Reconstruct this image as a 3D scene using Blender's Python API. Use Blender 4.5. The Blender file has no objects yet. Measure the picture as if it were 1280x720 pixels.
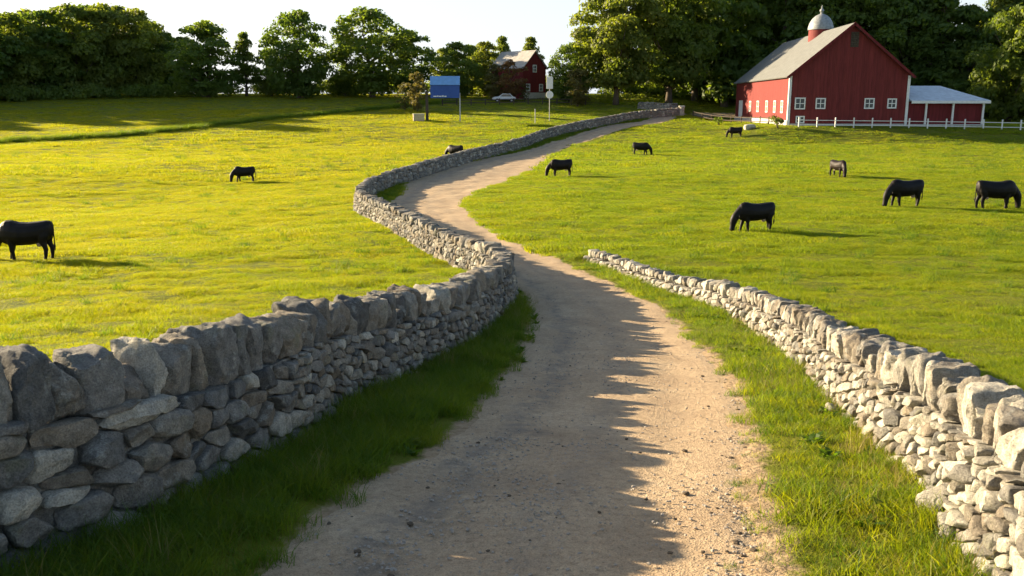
import bpy, math, random
import numpy as np
from mathutils import Vector, Matrix

SC = bpy.context.scene
COL = SC.collection
R = math.radians
rng = np.random.default_rng(11)
random.seed(5)

# ------------------------------------------------------------------ settings
SUN_AZ = (-0.885, 0.465)          # horizontal direction towards the sun
SUN_EL = 14.5
CAM_Z = 5.6
FPX = 1100.0                      # focal length in pixels of a 1280 px frame
PITCH = math.atan(230 / FPX)      # camera looks this far below the horizon

# ------------------------------------------------------------------ noise
def _hash(ix, iy, iz, seed):
    h = (ix.astype(np.int64) * 374761393 + iy.astype(np.int64) * 668265263 + iz.astype(np.int64) * 2147483647 + seed * 974711) & 0xFFFFFFFF
    h = ((h ^ (h >> 13)) * 1274126177) & 0xFFFFFFFF
    h = h ^ (h >> 16)
    return (h & 0xFFFF) / 65535.0 * 2 - 1

def noise3(P, seed=0):
    P = np.asarray(P, float)
    i = np.floor(P).astype(np.int64)
    f = P - i
    f = f * f * (3 - 2 * f)
    out = 0
    for dx in (0, 1):
        wx = f[..., 0] if dx else 1 - f[..., 0]
        for dy in (0, 1):
            wy = f[..., 1] if dy else 1 - f[..., 1]
            for dz in (0, 1):
                wz = f[..., 2] if dz else 1 - f[..., 2]
                out = out + wx * wy * wz * _hash(i[..., 0] + dx, i[..., 1] + dy, i[..., 2] + dz, seed)
    return out

def noise2(x, y, s, seed=0):
    x = np.asarray(x, float); y = np.asarray(y, float)
    return noise3(np.stack([x * s, y * s, np.zeros_like(x) + .37], -1), seed)

def smooth(a, b, x):
    t = np.clip((np.asarray(x, float) - a) / (b - a), 0, 1)
    return t * t * (3 - 2 * t)

# ------------------------------------------------------------------ terrain
_TY = np.array([-60, -20, 0, 6, 14, 22, 30, 40, 55, 70, 96, 110, 123, 140, 165, 190, 230, 300, 700, 6000.])
_TZ = np.array([3.2, 3.15, 3.0, 2.45, 1.35, .62, .2, 0, -.12, -.1, .1, .55, 1.3, 2.7, 4.9, 6.9, 8.2, 8.6, 8.6, 8.6])
_h = np.diff(_TY); _d = np.diff(_TZ) / _h
_m = np.zeros_like(_TY)
_m[0], _m[-1] = _d[0], _d[-1]
for k in range(1, len(_TY) - 1):
    if _d[k - 1] * _d[k] > 0:
        w1 = 2 * _h[k] + _h[k - 1]; w2 = _h[k] + 2 * _h[k - 1]
        _m[k] = (w1 + w2) / (w1 / _d[k - 1] + w2 / _d[k])

def base_z(Y):
    Y = np.clip(np.asarray(Y, float), _TY[0], _TY[-1] - 1e-6)
    k = np.clip(np.searchsorted(_TY, Y, 'right') - 1, 0, len(_TY) - 2)
    t = (Y - _TY[k]) / _h[k]
    return ((2 * t**3 - 3 * t**2 + 1) * _TZ[k] + (t**3 - 2 * t**2 + t) * _h[k] * _m[k]
            + (-2 * t**3 + 3 * t**2) * _TZ[k + 1] + (t**3 - t**2) * _h[k] * _m[k + 1])

PAD_Z = 2.62
def H(x, y):
    x = np.asarray(x, float); y = np.asarray(y, float)
    z = base_z(y)
    z = z - .75 * np.exp(-((x + 24) / 14) ** 2 - ((y - 64) / 20) ** 2)      # shallow dip in the left pasture
    z = z + .05 * np.sin(.31 * x + 1.7 * np.sin(.11 * y)) * np.sin(.23 * y + .6) * smooth(14, 40, y)
    z = z + .16 * noise2(x, y, .07, 3) * smooth(20, 60, y)
    z = z + (.055 * noise2(x, y, .8, 6) + .022 * noise2(x, y, 1.9, 7)) * smooth(10, 22, y) * (1 - smooth(110, 150, y))
    m = smooth(28, 36, x) * smooth(112, 124.5, y) * (1 - smooth(172, 200, y))
    return z * (1 - m) + (PAD_Z) * m

CP, SP = math.cos(PITCH), math.sin(PITCH)
def ray(px, py):
    u = (px - 640) / FPX; v = (py - 360) / FPX
    return np.array([u, CP - v * SP, -SP - v * CP])      # forward has unit length

def at(px, py):
    d = ray(px, py)
    t0, prev = .5, None
    t = .5
    while t < 900:
        p = d * t
        g = CAM_Z + p[2] - float(H(p[0], p[1]))
        if g < 0:
            lo, hi = t0, t
            for _ in range(30):
                mid = (lo + hi) / 2
                q = d * mid
                if CAM_Z + q[2] - float(H(q[0], q[1])) < 0: hi = mid
                else: lo = mid
            q = d * hi
            return np.array([q[0], q[1]])
        t0 = t
        t += max(.1, t * .01)
    raise ValueError(('no ground', px, py))

def top_z(px, py, Y):
    """height of the sight line through a pixel where it crosses distance Y"""
    d = ray(px, py)
    return CAM_Z + d[2] / d[1] * Y

def x_at(px, Y, z=None):
    py = 130
    d = ray(px, py)
    return d[0] / d[1] * Y

# ------------------------------------------------------------------ object helpers
def new_mesh(name, verts, faces, mats=None, parent=None, smooth_sh=False, fmat=None, sharp=None):
    me = bpy.data.meshes.new(name)
    verts = np.asarray(verts, dtype=np.float32).reshape(-1, 3)
    if isinstance(faces, np.ndarray):
        nf, k = faces.shape
        me.vertices.add(len(verts)); me.vertices.foreach_set('co', verts.ravel())
        me.loops.add(nf * k); me.loops.foreach_set('vertex_index', faces.astype(np.int32).ravel())
        me.polygons.add(nf)
        me.polygons.foreach_set('loop_start', np.arange(0, nf * k, k, dtype=np.int32))
        try: me.polygons.foreach_set('loop_total', np.full(nf, k, dtype=np.int32))
        except Exception: pass
        me.update(calc_edges=True)
    else:
        me.from_pydata([tuple(v) for v in verts], [], faces)
        me.update()
    if mats is not None:
        for m in (mats if isinstance(mats, (list, tuple)) else [mats]):
            me.materials.append(m)
    if fmat is not None:
        me.polygons.foreach_set('material_index', np.asarray(fmat, dtype=np.int32))
    me.polygons.foreach_set('use_smooth', np.full(len(me.polygons), bool(smooth_sh)))
    if sharp is not None:
        me.set_sharp_from_angle(angle=R(sharp))
    me.update()
    o = bpy.data.objects.new(name, me)
    COL.objects.link(o)
    if parent is not None: o.parent = parent
    return o

def add_attr(o, name, values):
    a = o.data.attributes.new(name, 'FLOAT', 'POINT')
    a.data.foreach_set('value', np.asarray(values, dtype=np.float32))

def tag(o, label=None, cat=None, group=None, kind=None):
    if label: o['label'] = label
    if cat: o['category'] = cat
    if group: o['group'] = group
    if kind: o['kind'] = kind
    return o

def empty(name, loc=(0, 0, 0), rz=0.0):
    o = bpy.data.objects.new(name, None)
    o.empty_display_size = .3
    COL.objects.link(o)
    o.location = loc; o.rotation_euler = (0, 0, rz)
    return o

def copy_tree(o, parent=None):
    c = o.copy(); COL.objects.link(c)
    if parent is not None: c.parent = parent
    for ch in list(o.children): copy_tree(ch, c)
    return c

class MB:
    """collects boxes, prisms and tubes into ONE mesh"""
    def __init__(s): s.v = []; s.f = []; s.m = []
    def add(s, v, f, mi=0):
        n = len(s.v); s.v += [tuple(map(float, p)) for p in v]
        for q in f: s.f.append([i + n for i in q]); s.m.append(mi)
    def box(s, c, d, mi=0, M=None, bev=0.0):
        hx, hy, hz = d[0] / 2, d[1] / 2, d[2] / 2
        v = [Vector((x, y, z)) for x in (-hx, hx) for y in (-hy, hy) for z in (-hz, hz)]
        if M is not None: v = [M @ p for p in v]
        v = [p + Vector(c) for p in v]
        s.add(v, [(0, 1, 3, 2), (4, 6, 7, 5), (0, 4, 5, 1), (2, 3, 7, 6), (0, 2, 6, 4), (1, 5, 7, 3)], mi)
    def prism(s, poly, ax, a, b, mi=0):
        """extrude a 2D polygon along axis ax between a and b"""
        n = len(poly)
        def P(u, w, t):
            return {'x': (t, u, w), 'y': (u, t, w), 'z': (u, w, t)}[ax]
        v = [P(u, w, a) for u, w in poly] + [P(u, w, b) for u, w in poly]
        f = [tuple(range(n))[::-1], tuple(range(n, 2 * n))] + [(i, (i + 1) % n, (i + 1) % n + n, i + n) for i in range(n)]
        s.add(v, f, mi)
    def tube(s, pts, rad, n=8, mi=0, cap=True):
        pts = [Vector(p) for p in pts]
        rings = []
        for i, p in enumerate(pts):
            t = (pts[min(i + 1, len(pts) - 1)] - pts[max(i - 1, 0)]).normalized()
            a = t.orthogonal().normalized() if abs(t.z) > .9 else t.cross(Vector((0, 0, 1))).normalized()
            b = t.cross(a)
            r = rad[i] if isinstance(rad, (list, tuple)) else rad
            rings.append([p + (a * math.cos(2 * math.pi * k / n) + b * math.sin(2 * math.pi * k / n)) * r for k in range(n)])
        v = [q for rg in rings for q in rg]
        f = []
        for i in range(len(rings) - 1):
            for k in range(n):
                f.append((i * n + k, i * n + (k + 1) % n, (i + 1) * n + (k + 1) % n, (i + 1) * n + k))
        if cap:
            f.append(tuple(range(n))[::-1]); f.append(tuple(range((len(rings) - 1) * n, len(rings) * n)))
        s.add(v, f, mi)
    def lathe(s, prof, n=24, c=(0, 0, 0), mi=0):
        v = []
        for r, z in prof:
            v += [(c[0] + r * math.cos(2 * math.pi * k / n), c[1] + r * math.sin(2 * math.pi * k / n), c[2] + z) for k in range(n)]
        f = []
        for i in range(len(prof) - 1):
            for k in range(n):
                f.append((i * n + k, i * n + (k + 1) % n, (i + 1) * n + (k + 1) % n, (i + 1) * n + k))
        f.append(tuple(range(n))[::-1]); f.append(tuple(range((len(prof) - 1) * n, len(prof) * n)))
        s.add(v, f, mi)
    def build(s, name, mats, parent=None, smooth_sh=False, sharp=None):
        return new_mesh(name, s.v, s.f, mats, parent, smooth_sh, s.m, sharp)

# ------------------------------------------------------------------ materials
class NT:
    def __init__(s, name):
        s.mat = bpy.data.materials.new(name); s.mat.use_nodes = True
        s.t = s.mat.node_tree; s.t.nodes.clear()
        s.out = s.n('ShaderNodeOutputMaterial')
    def n(s, kind, **kw):
        nd = s.t.nodes.new(kind)
        for k, v in kw.items():
            if k == 'inp':
                for kk, vv in v.items(): 
                    if isinstance(vv, bpy.types.NodeSocket): s.t.links.new(vv, nd.inputs[kk])
                    else: nd.inputs[kk].default_value = vv
            else: setattr(nd, k, v)
        return nd
    def link(s, a, b): s.t.links.new(a, b)
    def pos(s): return s.n('ShaderNodeNewGeometry').outputs['Position']
    def obj(s): return s.n('ShaderNodeTexCoord').outputs['Object']
    def noise(s, vec, scale, detail=4, rough=.55, out='Fac'):
        return s.n('ShaderNodeTexNoise', inp={'Vector': vec, 'Scale': scale, 'Detail': detail, 'Roughness': rough}).outputs[out]
    def ramp(s, fac, stops):
        r = s.n('ShaderNodeValToRGB'); cr = r.color_ramp
        while len(cr.elements) < len(stops): cr.elements.new(.5)
        for e, (p, c) in zip(cr.elements, stops):
            e.position = p; e.color = (*c, 1) if len(c) == 3 else c
        s.link(fac, r.inputs[0]); return r.outputs[0]
    def mix(s, fac, a, b, mode='MIX'):
        m = s.n('ShaderNodeMix', data_type='RGBA', blend_type=mode)
        for sock, v in ((m.inputs[0], fac), (m.inputs[6], a), (m.inputs[7], b)):
            if isinstance(v, bpy.types.NodeSocket): s.link(v, sock)
            elif isinstance(v, (int, float)): sock.default_value = v
            else: sock.default_value = (*v, 1)
        return m.outputs[2]
    def math(s, op, a, b=0.0):
        m = s.n('ShaderNodeMath', operation=op)
        for sock, v in ((m.inputs[0], a), (m.inputs[1], b)):
            if isinstance(v, bpy.types.NodeSocket): s.link(v, sock)
            else: sock.default_value = v
        return m.outputs[0]
    def attr(s, name, out='Fac'): return s.n('ShaderNodeAttribute', attribute_name=name).outputs[out]
    def bump(s, h, strength=.5, dist=.02):
        return s.n('ShaderNodeBump', inp={'Height': h, 'Strength': strength, 'Distance': dist}).outputs[0]
    def pbr(s, color, rough=.8, normal=None, spec=.3, metal=0.0):
        p = s.n('ShaderNodeBsdfPrincipled')
        for k, v in (('Base Color', color), ('Roughness', rough), ('Metallic', metal), ('Specular IOR Level', spec)):
            if isinstance(v, bpy.types.NodeSocket): s.link(v, p.inputs[k])
            elif k == 'Base Color': p.inputs[k].default_value = (*v, 1)
            else: p.inputs[k].default_value = v
        if normal is not None: s.link(normal, p.inputs['Normal'])
        return p.outputs[0]
    def done(s, shader): s.link(shader, s.out.inputs[0]); return s.mat

def simple(name, col, rough=.7, var=.25, scale=6, spec=.3, metal=0.0, bump=0.0):
    t = NT(name); n = t.noise(t.obj(), scale, 5)
    c = t.ramp(n, [(.25, tuple(x * (1 - var) for x in col)), (.75, tuple(min(1, x * (1 + var)) for x in col))])
    return t.done(t.pbr(c, rough, t.bump(n, bump, .01) if bump else None, spec, metal))

def leafy(name, stops, tstops, tw=.45, rough=.55, patch=.25, west_glow=0.0):
    """thin leaves or blades: reflected and transmitted light, tint per copy and per patch of ground"""
    t = NT(name)
    rnd = t.n('ShaderNodeObjectInfo').outputs['Random']
    big = t.noise(t.pos(), patch, 3)
    f = t.math('ADD', t.math('MULTIPLY', rnd, .45), t.math('MULTIPLY', big, .6))
    if west_glow:  # yellow shift towards negative x paints a backlit glow into the blades
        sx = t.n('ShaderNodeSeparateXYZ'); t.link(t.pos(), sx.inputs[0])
        mr = t.n('ShaderNodeMapRange', inp={'Value': sx.outputs[0], 'From Min': 4.0, 'From Max': -16.0, 'To Min': 0.0, 'To Max': west_glow})
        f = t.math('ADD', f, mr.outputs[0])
    c = t.ramp(f, stops); tc = t.ramp(f, tstops)
    p = t.pbr(c, rough, None, .25)
    tr = t.n('ShaderNodeBsdfTranslucent'); t.link(tc, tr.inputs[0])
    mx = t.n('ShaderNodeMixShader', inp={0: tw}); t.link(p, mx.inputs[1]); t.link(tr.outputs[0], mx.inputs[2])
    return t.done(mx.outputs[0])

def mat_stone():
    t = NT('stone')
    tint = t.attr('tint'); v = t.pos()
    off = t.n('ShaderNodeVectorMath', operation='ADD'); t.link(v, off.inputs[0])
    cv = t.n('ShaderNodeCombineXYZ'); t.link(t.math('MULTIPLY', tint, 37.0), cv.inputs[0]); t.link(t.math('MULTIPLY', tint, 91.0), cv.inputs[2])
    t.link(cv.outputs[0], off.inputs[1]); v2 = off.outputs[0]
    base = t.ramp(tint, [(0, (.105, .105, .105)), (.2, (.17, .168, .16)), (.42, (.26, .25, .23)), (.56, (.21, .178, .14)), (.68, (.31, .295, .262)), (.80, (.255, .215, .165)), (.88, (.38, .36, .31)), (1, (.52, .49, .42))])
    mot = t.noise(v2, 9, 8, .65)
    c = t.mix(1, base, t.ramp(mot, [(.28, (.5, .5, .51)), (.5, (.9, .89, .87)), (.72, (1.3, 1.27, 1.22))]), 'MULTIPLY')
    lich = t.noise(v2, 5.5, 6, .7)
    c = t.mix(t.math('MULTIPLY', t.ramp(lich, [(.56, (0, 0, 0)), (.64, (1, 1, 1))]), .55), c, (.38, .385, .35))
    moss = t.noise(v2, 2.7, 4, .6)
    c = t.mix(t.math('MULTIPLY', t.ramp(moss, [(.58, (0, 0, 0)), (.7, (1, 1, 1))]), .5), c, (.20, .20, .12))
    spk = t.noise(v2, 70, 3, .6)
    c = t.mix(1, c, t.ramp(spk, [(.3, (.6, .6, .6)), (.55, (1, 1, 1)), (.75, (1.25, 1.25, 1.22))]), 'MULTIPLY')
    b1 = t.bump(t.noise(v2, 22, 8, .72), .9, .045)
    nb = t.n('ShaderNodeBump', inp={'Strength': .5, 'Distance': .012, 'Height': spk, 'Normal': b1})
    return t.done(t.pbr(c, .9, nb.outputs[0], .2))

def mat_ground():
    t = NT('pasture_ground'); v = t.pos()
    n1 = t.noise(v, .35, 5, .6); n2 = t.noise(v, 6, 5, .65); n3 = t.noise(v, .05, 3)
    c = t.ramp(n1, [(.3, (.085, .11, .009)), (.5, (.125, .14, .010)), (.7, (.165, .16, .013))])
    c = t.mix(t.math('MULTIPLY', n2, .6), c, (.065, .085, .010))
    c = t.mix(t.ramp(n3, [(.35, (0, 0, 0)), (.7, (.3, .3, .3))]), c, (.17, .16, .02))
    worn = t.attr('worn'); wn = t.math('ADD', worn, t.math('MULTIPLY', t.math('SUBTRACT', t.noise(v, 2.2, 6, .7), .5), 1.1))
    dirt = t.ramp(t.noise(v, 9, 6, .7), [(.3, (.22, .15, .085)), (.7, (.42, .315, .20))])
    c = t.mix(t.ramp(wn, [(.42, (0, 0, 0)), (.62, (1, 1, 1))]), c, dirt)
    return t.done(t.pbr(c, .95, t.bump(n2, .9, .08), .1))

def mat_road():
    t = NT('dirt_track'); v = t.pos(); u = t.attr('across')
    n1 = t.noise(v, .9, 6, .65); n2 = t.noise(v, 14, 7, .7); n3 = t.noise(v, 75, 4, .65)
    c = t.ramp(n1, [(.3, (.35, .255, .165)), (.55, (.44, .33, .215)), (.75, (.50, .39, .265))])
    c = t.mix(1, c, t.ramp(n2, [(.25, (.62, .6, .57)), (.5, (1, 1, 1)), (.8, (1.18, 1.18, 1.17))]), 'MULTIPLY')
    c = t.mix(1, c, t.ramp(n3, [(.3, (.58, .57, .55)), (.48, (1, 1, 1)), (.72, (1.22, 1.22, 1.2))]), 'MULTIPLY')
    # grey stony strip between the wheel tracks and one beside the left track
    uw = t.math('ADD', u, t.math('MULTIPLY', t.math('SUBTRACT', n1, .5), .35))
    strip = t.ramp(uw, [(.16, (0, 0, 0)), (.24, (.75, .75, .75)), (.32, (.1, .1, .1)), (.45, (0, 0, 0)), (.5, (.4, .4, .4)), (.6, (.05, .05, .05)), (.9, (0, 0, 0)), (1, (.5, .5, .5))])
    patch = t.ramp(t.noise(v, 3.2, 6, .7), [(.38, (0, 0, 0)), (.56, (1, 1, 1))])
    c = t.mix(t.math('MULTIPLY', strip, patch), c, (.20, .175, .145))
    vor = t.n('ShaderNodeTexVoronoi', inp={'Vector': v, 'Scale': 38.0})
    peb = t.ramp(vor.outputs['Distance'], [(.1, (1, 1, 1)), (.42, (0, 0, 0))])
    b = t.bump(n2, .8, .035)
    b2 = t.n('ShaderNodeBump', inp={'Strength': .55, 'Distance': .014, 'Height': peb, 'Normal': b})
    b3 = t.n('ShaderNodeBump', inp={'Strength': .5, 'Distance': .006, 'Height': n3, 'Normal': b2.outputs[0]})
    return t.done(t.pbr(c, .95, b3.outputs[0], .12))

def mat_boards(name, col, scale=5.0, axis=0):
    """painted vertical boards with weathering"""
    t = NT(name); v = t.obj()
    sep = t.n('ShaderNodeSeparateXYZ'); t.link(v, sep.inputs[0])
    ax = t.math('ADD', sep.outputs[0], sep.outputs[1])
    fr = t.math('FRACT', t.math('MULTIPLY', ax, scale))
    groove = t.ramp(fr, [(.0, (0, 0, 0)), (.06, (1, 1, 1)), (.94, (1, 1, 1)), (1, (0, 0, 0))])
    wn = t.n('ShaderNodeTexWhiteNoise', noise_dimensions='1D'); t.link(t.math('FLOOR', t.math('MULTIPLY', ax, scale)), wn.inputs['W'])
    c = t.ramp(wn.outputs[0], [(0, tuple(x * .85 for x in col)), (1, tuple(x * 1.12 for x in col))])
    mp = t.n('ShaderNodeMapping', inp={'Vector': v, 'Scale': (3, 3, .4)})
    c = t.mix(1, c, t.ramp(t.noise(mp.outputs[0], 1.2, 6, .6), [(.3, (.75, .75, .75)), (.7, (1.15, 1.15, 1.15))]), 'MULTIPLY')
    return t.done(t.pbr(c, .75, t.bump(groove, .6, .02), .25))

def mat_roof(name, col, rough=.5, spec=.4, scale=2.2, metal=0.0):
    t = NT(name); v = t.obj()
    sep = t.n('ShaderNodeSeparateXYZ'); t.link(v, sep.inputs[0])
    fr = t.math('FRACT', t.math('MULTIPLY', sep.outputs[1], scale))
    seam = t.ramp(fr, [(0, (1, 1, 1)), (.07, (0, 0, 0)), (.93, (0, 0, 0)), (1, (1, 1, 1))])
    n = t.noise(v, 1.3, 6, .65)
    c = t.ramp(n, [(.3, tuple(x * .8 for x in col)), (.7, tuple(x * 1.15 for x in col))])
    return t.done(t.pbr(c, rough, t.bump(seam, .5, .03), spec, metal))

M = {}
M['stone'] = mat_stone()
M['ground'] = mat_ground()
M['road'] = mat_road()
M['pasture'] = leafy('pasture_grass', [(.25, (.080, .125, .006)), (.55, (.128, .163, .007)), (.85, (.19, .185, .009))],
                     [(.25, (.21, .335, .006)), (.55, (.325, .41, .007)), (.85, (.48, .455, .008))], .5, patch=.3, west_glow=.26)  # left pasture tinted yellower: golden backlight put into the grass colour
M['verge'] = leafy('verge_grass', [(.2, (.035, .08, .007)), (.5, (.06, .115, .009)), (.8, (.11, .14, .012))],
                   [(.2, (.11, .22, .007)), (.5, (.19, .30, .009)), (.8, (.30, .35, .012))], .45, patch=.8)
M['straw'] = leafy('dry_grass', [(.2, (.16, .14, .04)), (.8, (.30, .24, .09))], [(.2, (.2, .16, .04)), (.8, (.34, .27, .08))], .35)
M['leaf_dark'] = leafy('leaf_dark', [(.2, (.062, .105, .026)), (.5, (.082, .126, .028)), (.8, (.112, .14, .03))],
                       [(.2, (.17, .28, .018)), (.5, (.25, .34, .02)), (.8, (.35, .38, .022))], .48, patch=.12)
M['leaf_mid'] = leafy('leaf_mid', [(.2, (.066, .105, .022)), (.5, (.09, .13, .024)), (.8, (.125, .145, .028))],
                      [(.2, (.16, .26, .016)), (.5, (.23, .32, .018)), (.8, (.31, .36, .022))], .46, patch=.12)
M['leaf_olive'] = leafy('leaf_olive', [(.2, (.055, .062, .018)), (.8, (.115, .105, .03))],
                        [(.2, (.12, .13, .02)), (.8, (.24, .20, .03))], .42, patch=.2)
M['leaf_russet'] = leafy('leaf_russet', [(.2, (.11, .06, .025)), (.8, (.19, .12, .04))], [(.2, (.22, .12, .03)), (.8, (.34, .22, .05))], .45)
def mat_bark():
    t = NT('bark'); v = t.obj()
    mp = t.n('ShaderNodeMapping', inp={'Vector': v, 'Scale': (6, 6, 1)})
    n = t.noise(mp.outputs[0], 3, 6, .65)
    return t.done(t.pbr(t.ramp(n, [(.3, (.05, .04, .03)), (.7, (.16, .13, .10))]), .9, t.bump(n, .8, .05), .1))
M['bark'] = mat_bark()
M['red'] = mat_boards('red_boards', (.17, .026, .024), 4.0)
M['red_dark'] = mat_boards('dark_red_boards', (.15, .018, .02), 4.0)
M['pale_red'] = simple('pale_red_pane', (.25, .07, .05), .8, .2, 3)
M['white'] = simple('white_paint', (.74, .73, .70), .6, .12, 4)
M['barn_roof'] = mat_roof('weathered_roof', (.15, .155, .15), .75, .25)
M['shed_roof'] = mat_roof('pale_metal_roof', (.50, .55, .60), .45, .4)
M['pale_roof'] = mat_roof('bleached_roof', (.36, .34, .31), .7, .3)
M['dome'] = simple('galvanised_dome', (.25, .265, .27), .5, .35, 3, .5)
M['glass'] = simple('window_glass', (.035, .045, .055), .12, .3, 2, .6)
M['concrete'] = simple('concrete', (.48, .46, .43), .9, .2, 3, .2, bump=.4)
M['wood_dark'] = simple('dark_wood', (.07, .055, .042), .85, .35, 5, .2, bump=.5)
M['wood_pale'] = simple('pale_wood', (.42, .36, .28), .85, .25, 5, .2, bump=.5)
M['blue_light'] = simple('pale_blue_paint', (.16, .34, .66), .5, .12, 2)
M['blue_dark'] = simple('deep_blue_paint', (.030, .085, .33), .5, .15, 2)
M['metal_post'] = simple('grey_metal', (.42, .41, .40), .5, .2, 4, .5)
M['car_paint'] = simple('silver_car_paint', (.60, .62, .64), .3, .06, 2, .6)
M['tyre'] = simple('black_rubber', (.02, .02, .02), .8, .2, 5)
M['lamp_red'] = simple('red_tail_lens', (.35, .02, .02), .3, .1, 4)
def mat_hide(name, a, b):
    t = NT(name); n = t.noise(t.obj(), 3.2, 5, .6); f = t.noise(t.obj(), 40, 3)
    c = t.ramp(n, [(.35, a), (.7, b)])
    return t.done(t.pbr(c, .55, t.bump(f, .3, .006), .22))
M['hide_black'] = mat_hide('black_hide', (.004, .003, .003), (.010, .007, .006))
M['hide_brown'] = mat_hide('brown_black_hide', (.006, .004, .003), (.018, .008, .006))
M['hoof'] = simple('hoof', (.05, .04, .035), .6)
M['udder'] = simple('pale_belly_skin', (.45, .33, .27), .6)

# ------------------------------------------------------------------ curves
def catmull(P, step=.1):
    P = np.asarray(P, float)
    Q = np.vstack([2 * P[0] - P[1], P, 2 * P[-1] - P[-2]])
    out = []
    for i in range(1, len(Q) - 2):
        p0, p1, p2, p3 = Q[i - 1], Q[i], Q[i + 1], Q[i + 2]
        n = max(2, int(np.linalg.norm((p2 - p1)[:2]) / step))
        t = np.linspace(0, 1, n, endpoint=False)[:, None]
        out.append(.5 * ((2 * p1) + (-p0 + p2) * t + (2 * p0 - 5 * p1 + 4 * p2 - p3) * t**2 + (-p0 + 3 * p1 - 3 * p2 + p3) * t**3))
    out.append(Q[-2][None])
    return np.vstack(out)

class Path:
    """a plan curve with extra values (height, width) carried along it"""
    def __init__(s, P, step=.1, sm=0.0):
        C = catmull(P, step)
        d = np.r_[0, np.cumsum(np.linalg.norm(np.diff(C[:, :2], axis=0), axis=1))]
        n = int(d[-1] / step) + 1
        q = np.linspace(0, d[-1], n)
        C = np.stack([np.interp(q, d, C[:, k]) for k in range(C.shape[1])], 1)
        if sm > 0:
            k = int(sm / step); ker = np.hanning(2 * k + 3)[1:-1]; ker /= ker.sum()
            pad = np.vstack([2 * C[0] - C[k:0:-1], C, 2 * C[-1] - C[-2:-k - 2:-1]])
            C = np.stack([np.convolve(pad[:, j], ker, 'valid') for j in range(C.shape[1])], 1)
        s.C = C
        s.s = np.r_[0, np.cumsum(np.linalg.norm(np.diff(C[:, :2], axis=0), axis=1))]
        s.L = s.s[-1]
        T = np.gradient(C[:, :2], axis=0); T /= np.linalg.norm(T, axis=1)[:, None]
        s.T = T; s.N = np.stack([-T[:, 1], T[:, 0]], 1)          # left of the way
    def __call__(s, q): return np.stack([np.interp(q, s.s, s.C[:, k]) for k in range(s.C.shape[1])], -1)
    def nrm(s, q):
        n = np.stack([np.interp(q, s.s, s.N[:, k]) for k in range(2)], -1)
        return n / np.linalg.norm(n, axis=-1, keepdims=True)
    def dist(s, x, y):
        """nearest distance, signed left positive, with the station of the nearest point"""
        x = np.asarray(x, float).ravel(); y = np.asarray(y, float).ravel()
        st = max(1, len(s.C) // 500)
        C = s.C[::st]; N = s.N[::st]; S = s.s[::st]
        D = np.empty(len(x)); q = np.empty(len(x))
        for a in range(0, len(x), 20000):
            b = slice(a, a + 20000)
            dx = x[b, None] - C[None, :, 0]; dy = y[b, None] - C[None, :, 1]
            d2 = dx * dx + dy * dy
            k = d2.argmin(1)
            i = np.arange(len(k))
            sg = np.sign(dx[i, k] * N[k, 0] + dy[i, k] * N[k, 1])
            D[b] = np.sqrt(d2[i, k]) * np.where(sg == 0, 1, sg); q[b] = S[k]
        return D, q

def ground_line(spec):
    """(px, py, offset to the left, height) -> plan points (x, y, height)"""
    P = np.array([at(a, b) for a, b, *_ in spec])
    T = np.gradient(P, axis=0); T /= np.linalg.norm(T, axis=1)[:, None]
    N = np.stack([-T[:, 1], T[:, 0]], 1)
    off = np.array([c[2] for c in spec])[:, None]
    return np.hstack([P + N * off, np.array([c[3] for c in spec])[:, None]])

near = ground_line([(0, 722, .38, 1.47), (150, 672, .38, 1.41), (231, 626, .38, 1.36), (330, 578, .38, 1.33), (400, 538, .38, 1.36),
                    (441, 507, .38, 1.34), (525, 465, .38, 1.26), (583, 436, .38, 1.2), (630, 398, .38, 1.14), (646, 372, .38, 1.08)])
mid = ground_line([(604, 349, -.36, 1.02), (558, 329, -.36, 1.02), (504, 298, -.36, 1.05), (462, 275, -.36, 1.08), (443, 259, -.36, 1.1)])
far = ground_line([(482, 238, .36, 1.12), (525, 223, .36, 1.15), (587, 203, .36, 1.2), (640, 190, .36, 1.25), (690, 172.5, .36, 1.28),
                   (740, 160.5, .36, 1.28), (790, 150.5, .36, 1.28), (850, 144.5, .36, 1.28)])
ext = near[0] + (near[0] - near[2]) / np.linalg.norm((near[0] - near[2])[:2]) * 4.5
ext[2] = 1.55
LW = Path(np.vstack([ext, near, mid, far]), .1, .9)
rn = ground_line([(1214, 700, -.34, 1.06), (1164, 628, -.34, 1.02), (1135, 590, -.34, 1.0), (1081, 545, -.34, .95), (1064, 524, -.34, .93), (1022, 487, -.34, .88),
                  (997, 459, -.34, .86), (960, 427, -.32, .76), (930, 405, -.32, .70), (900, 389, -.3, .62), (865, 375, -.3, .54), (815, 359, -.3, .46),
                  (765, 338, -.28, .40), (733, 324, -.26, .34)])
ext = rn[0] + (rn[0] - rn[2]) / np.linalg.norm((rn[0] - rn[2])[:2]) * 4.5
ext[2] = 1.08
RW = Path(np.vstack([ext, rn]), .1, .7)

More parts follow.
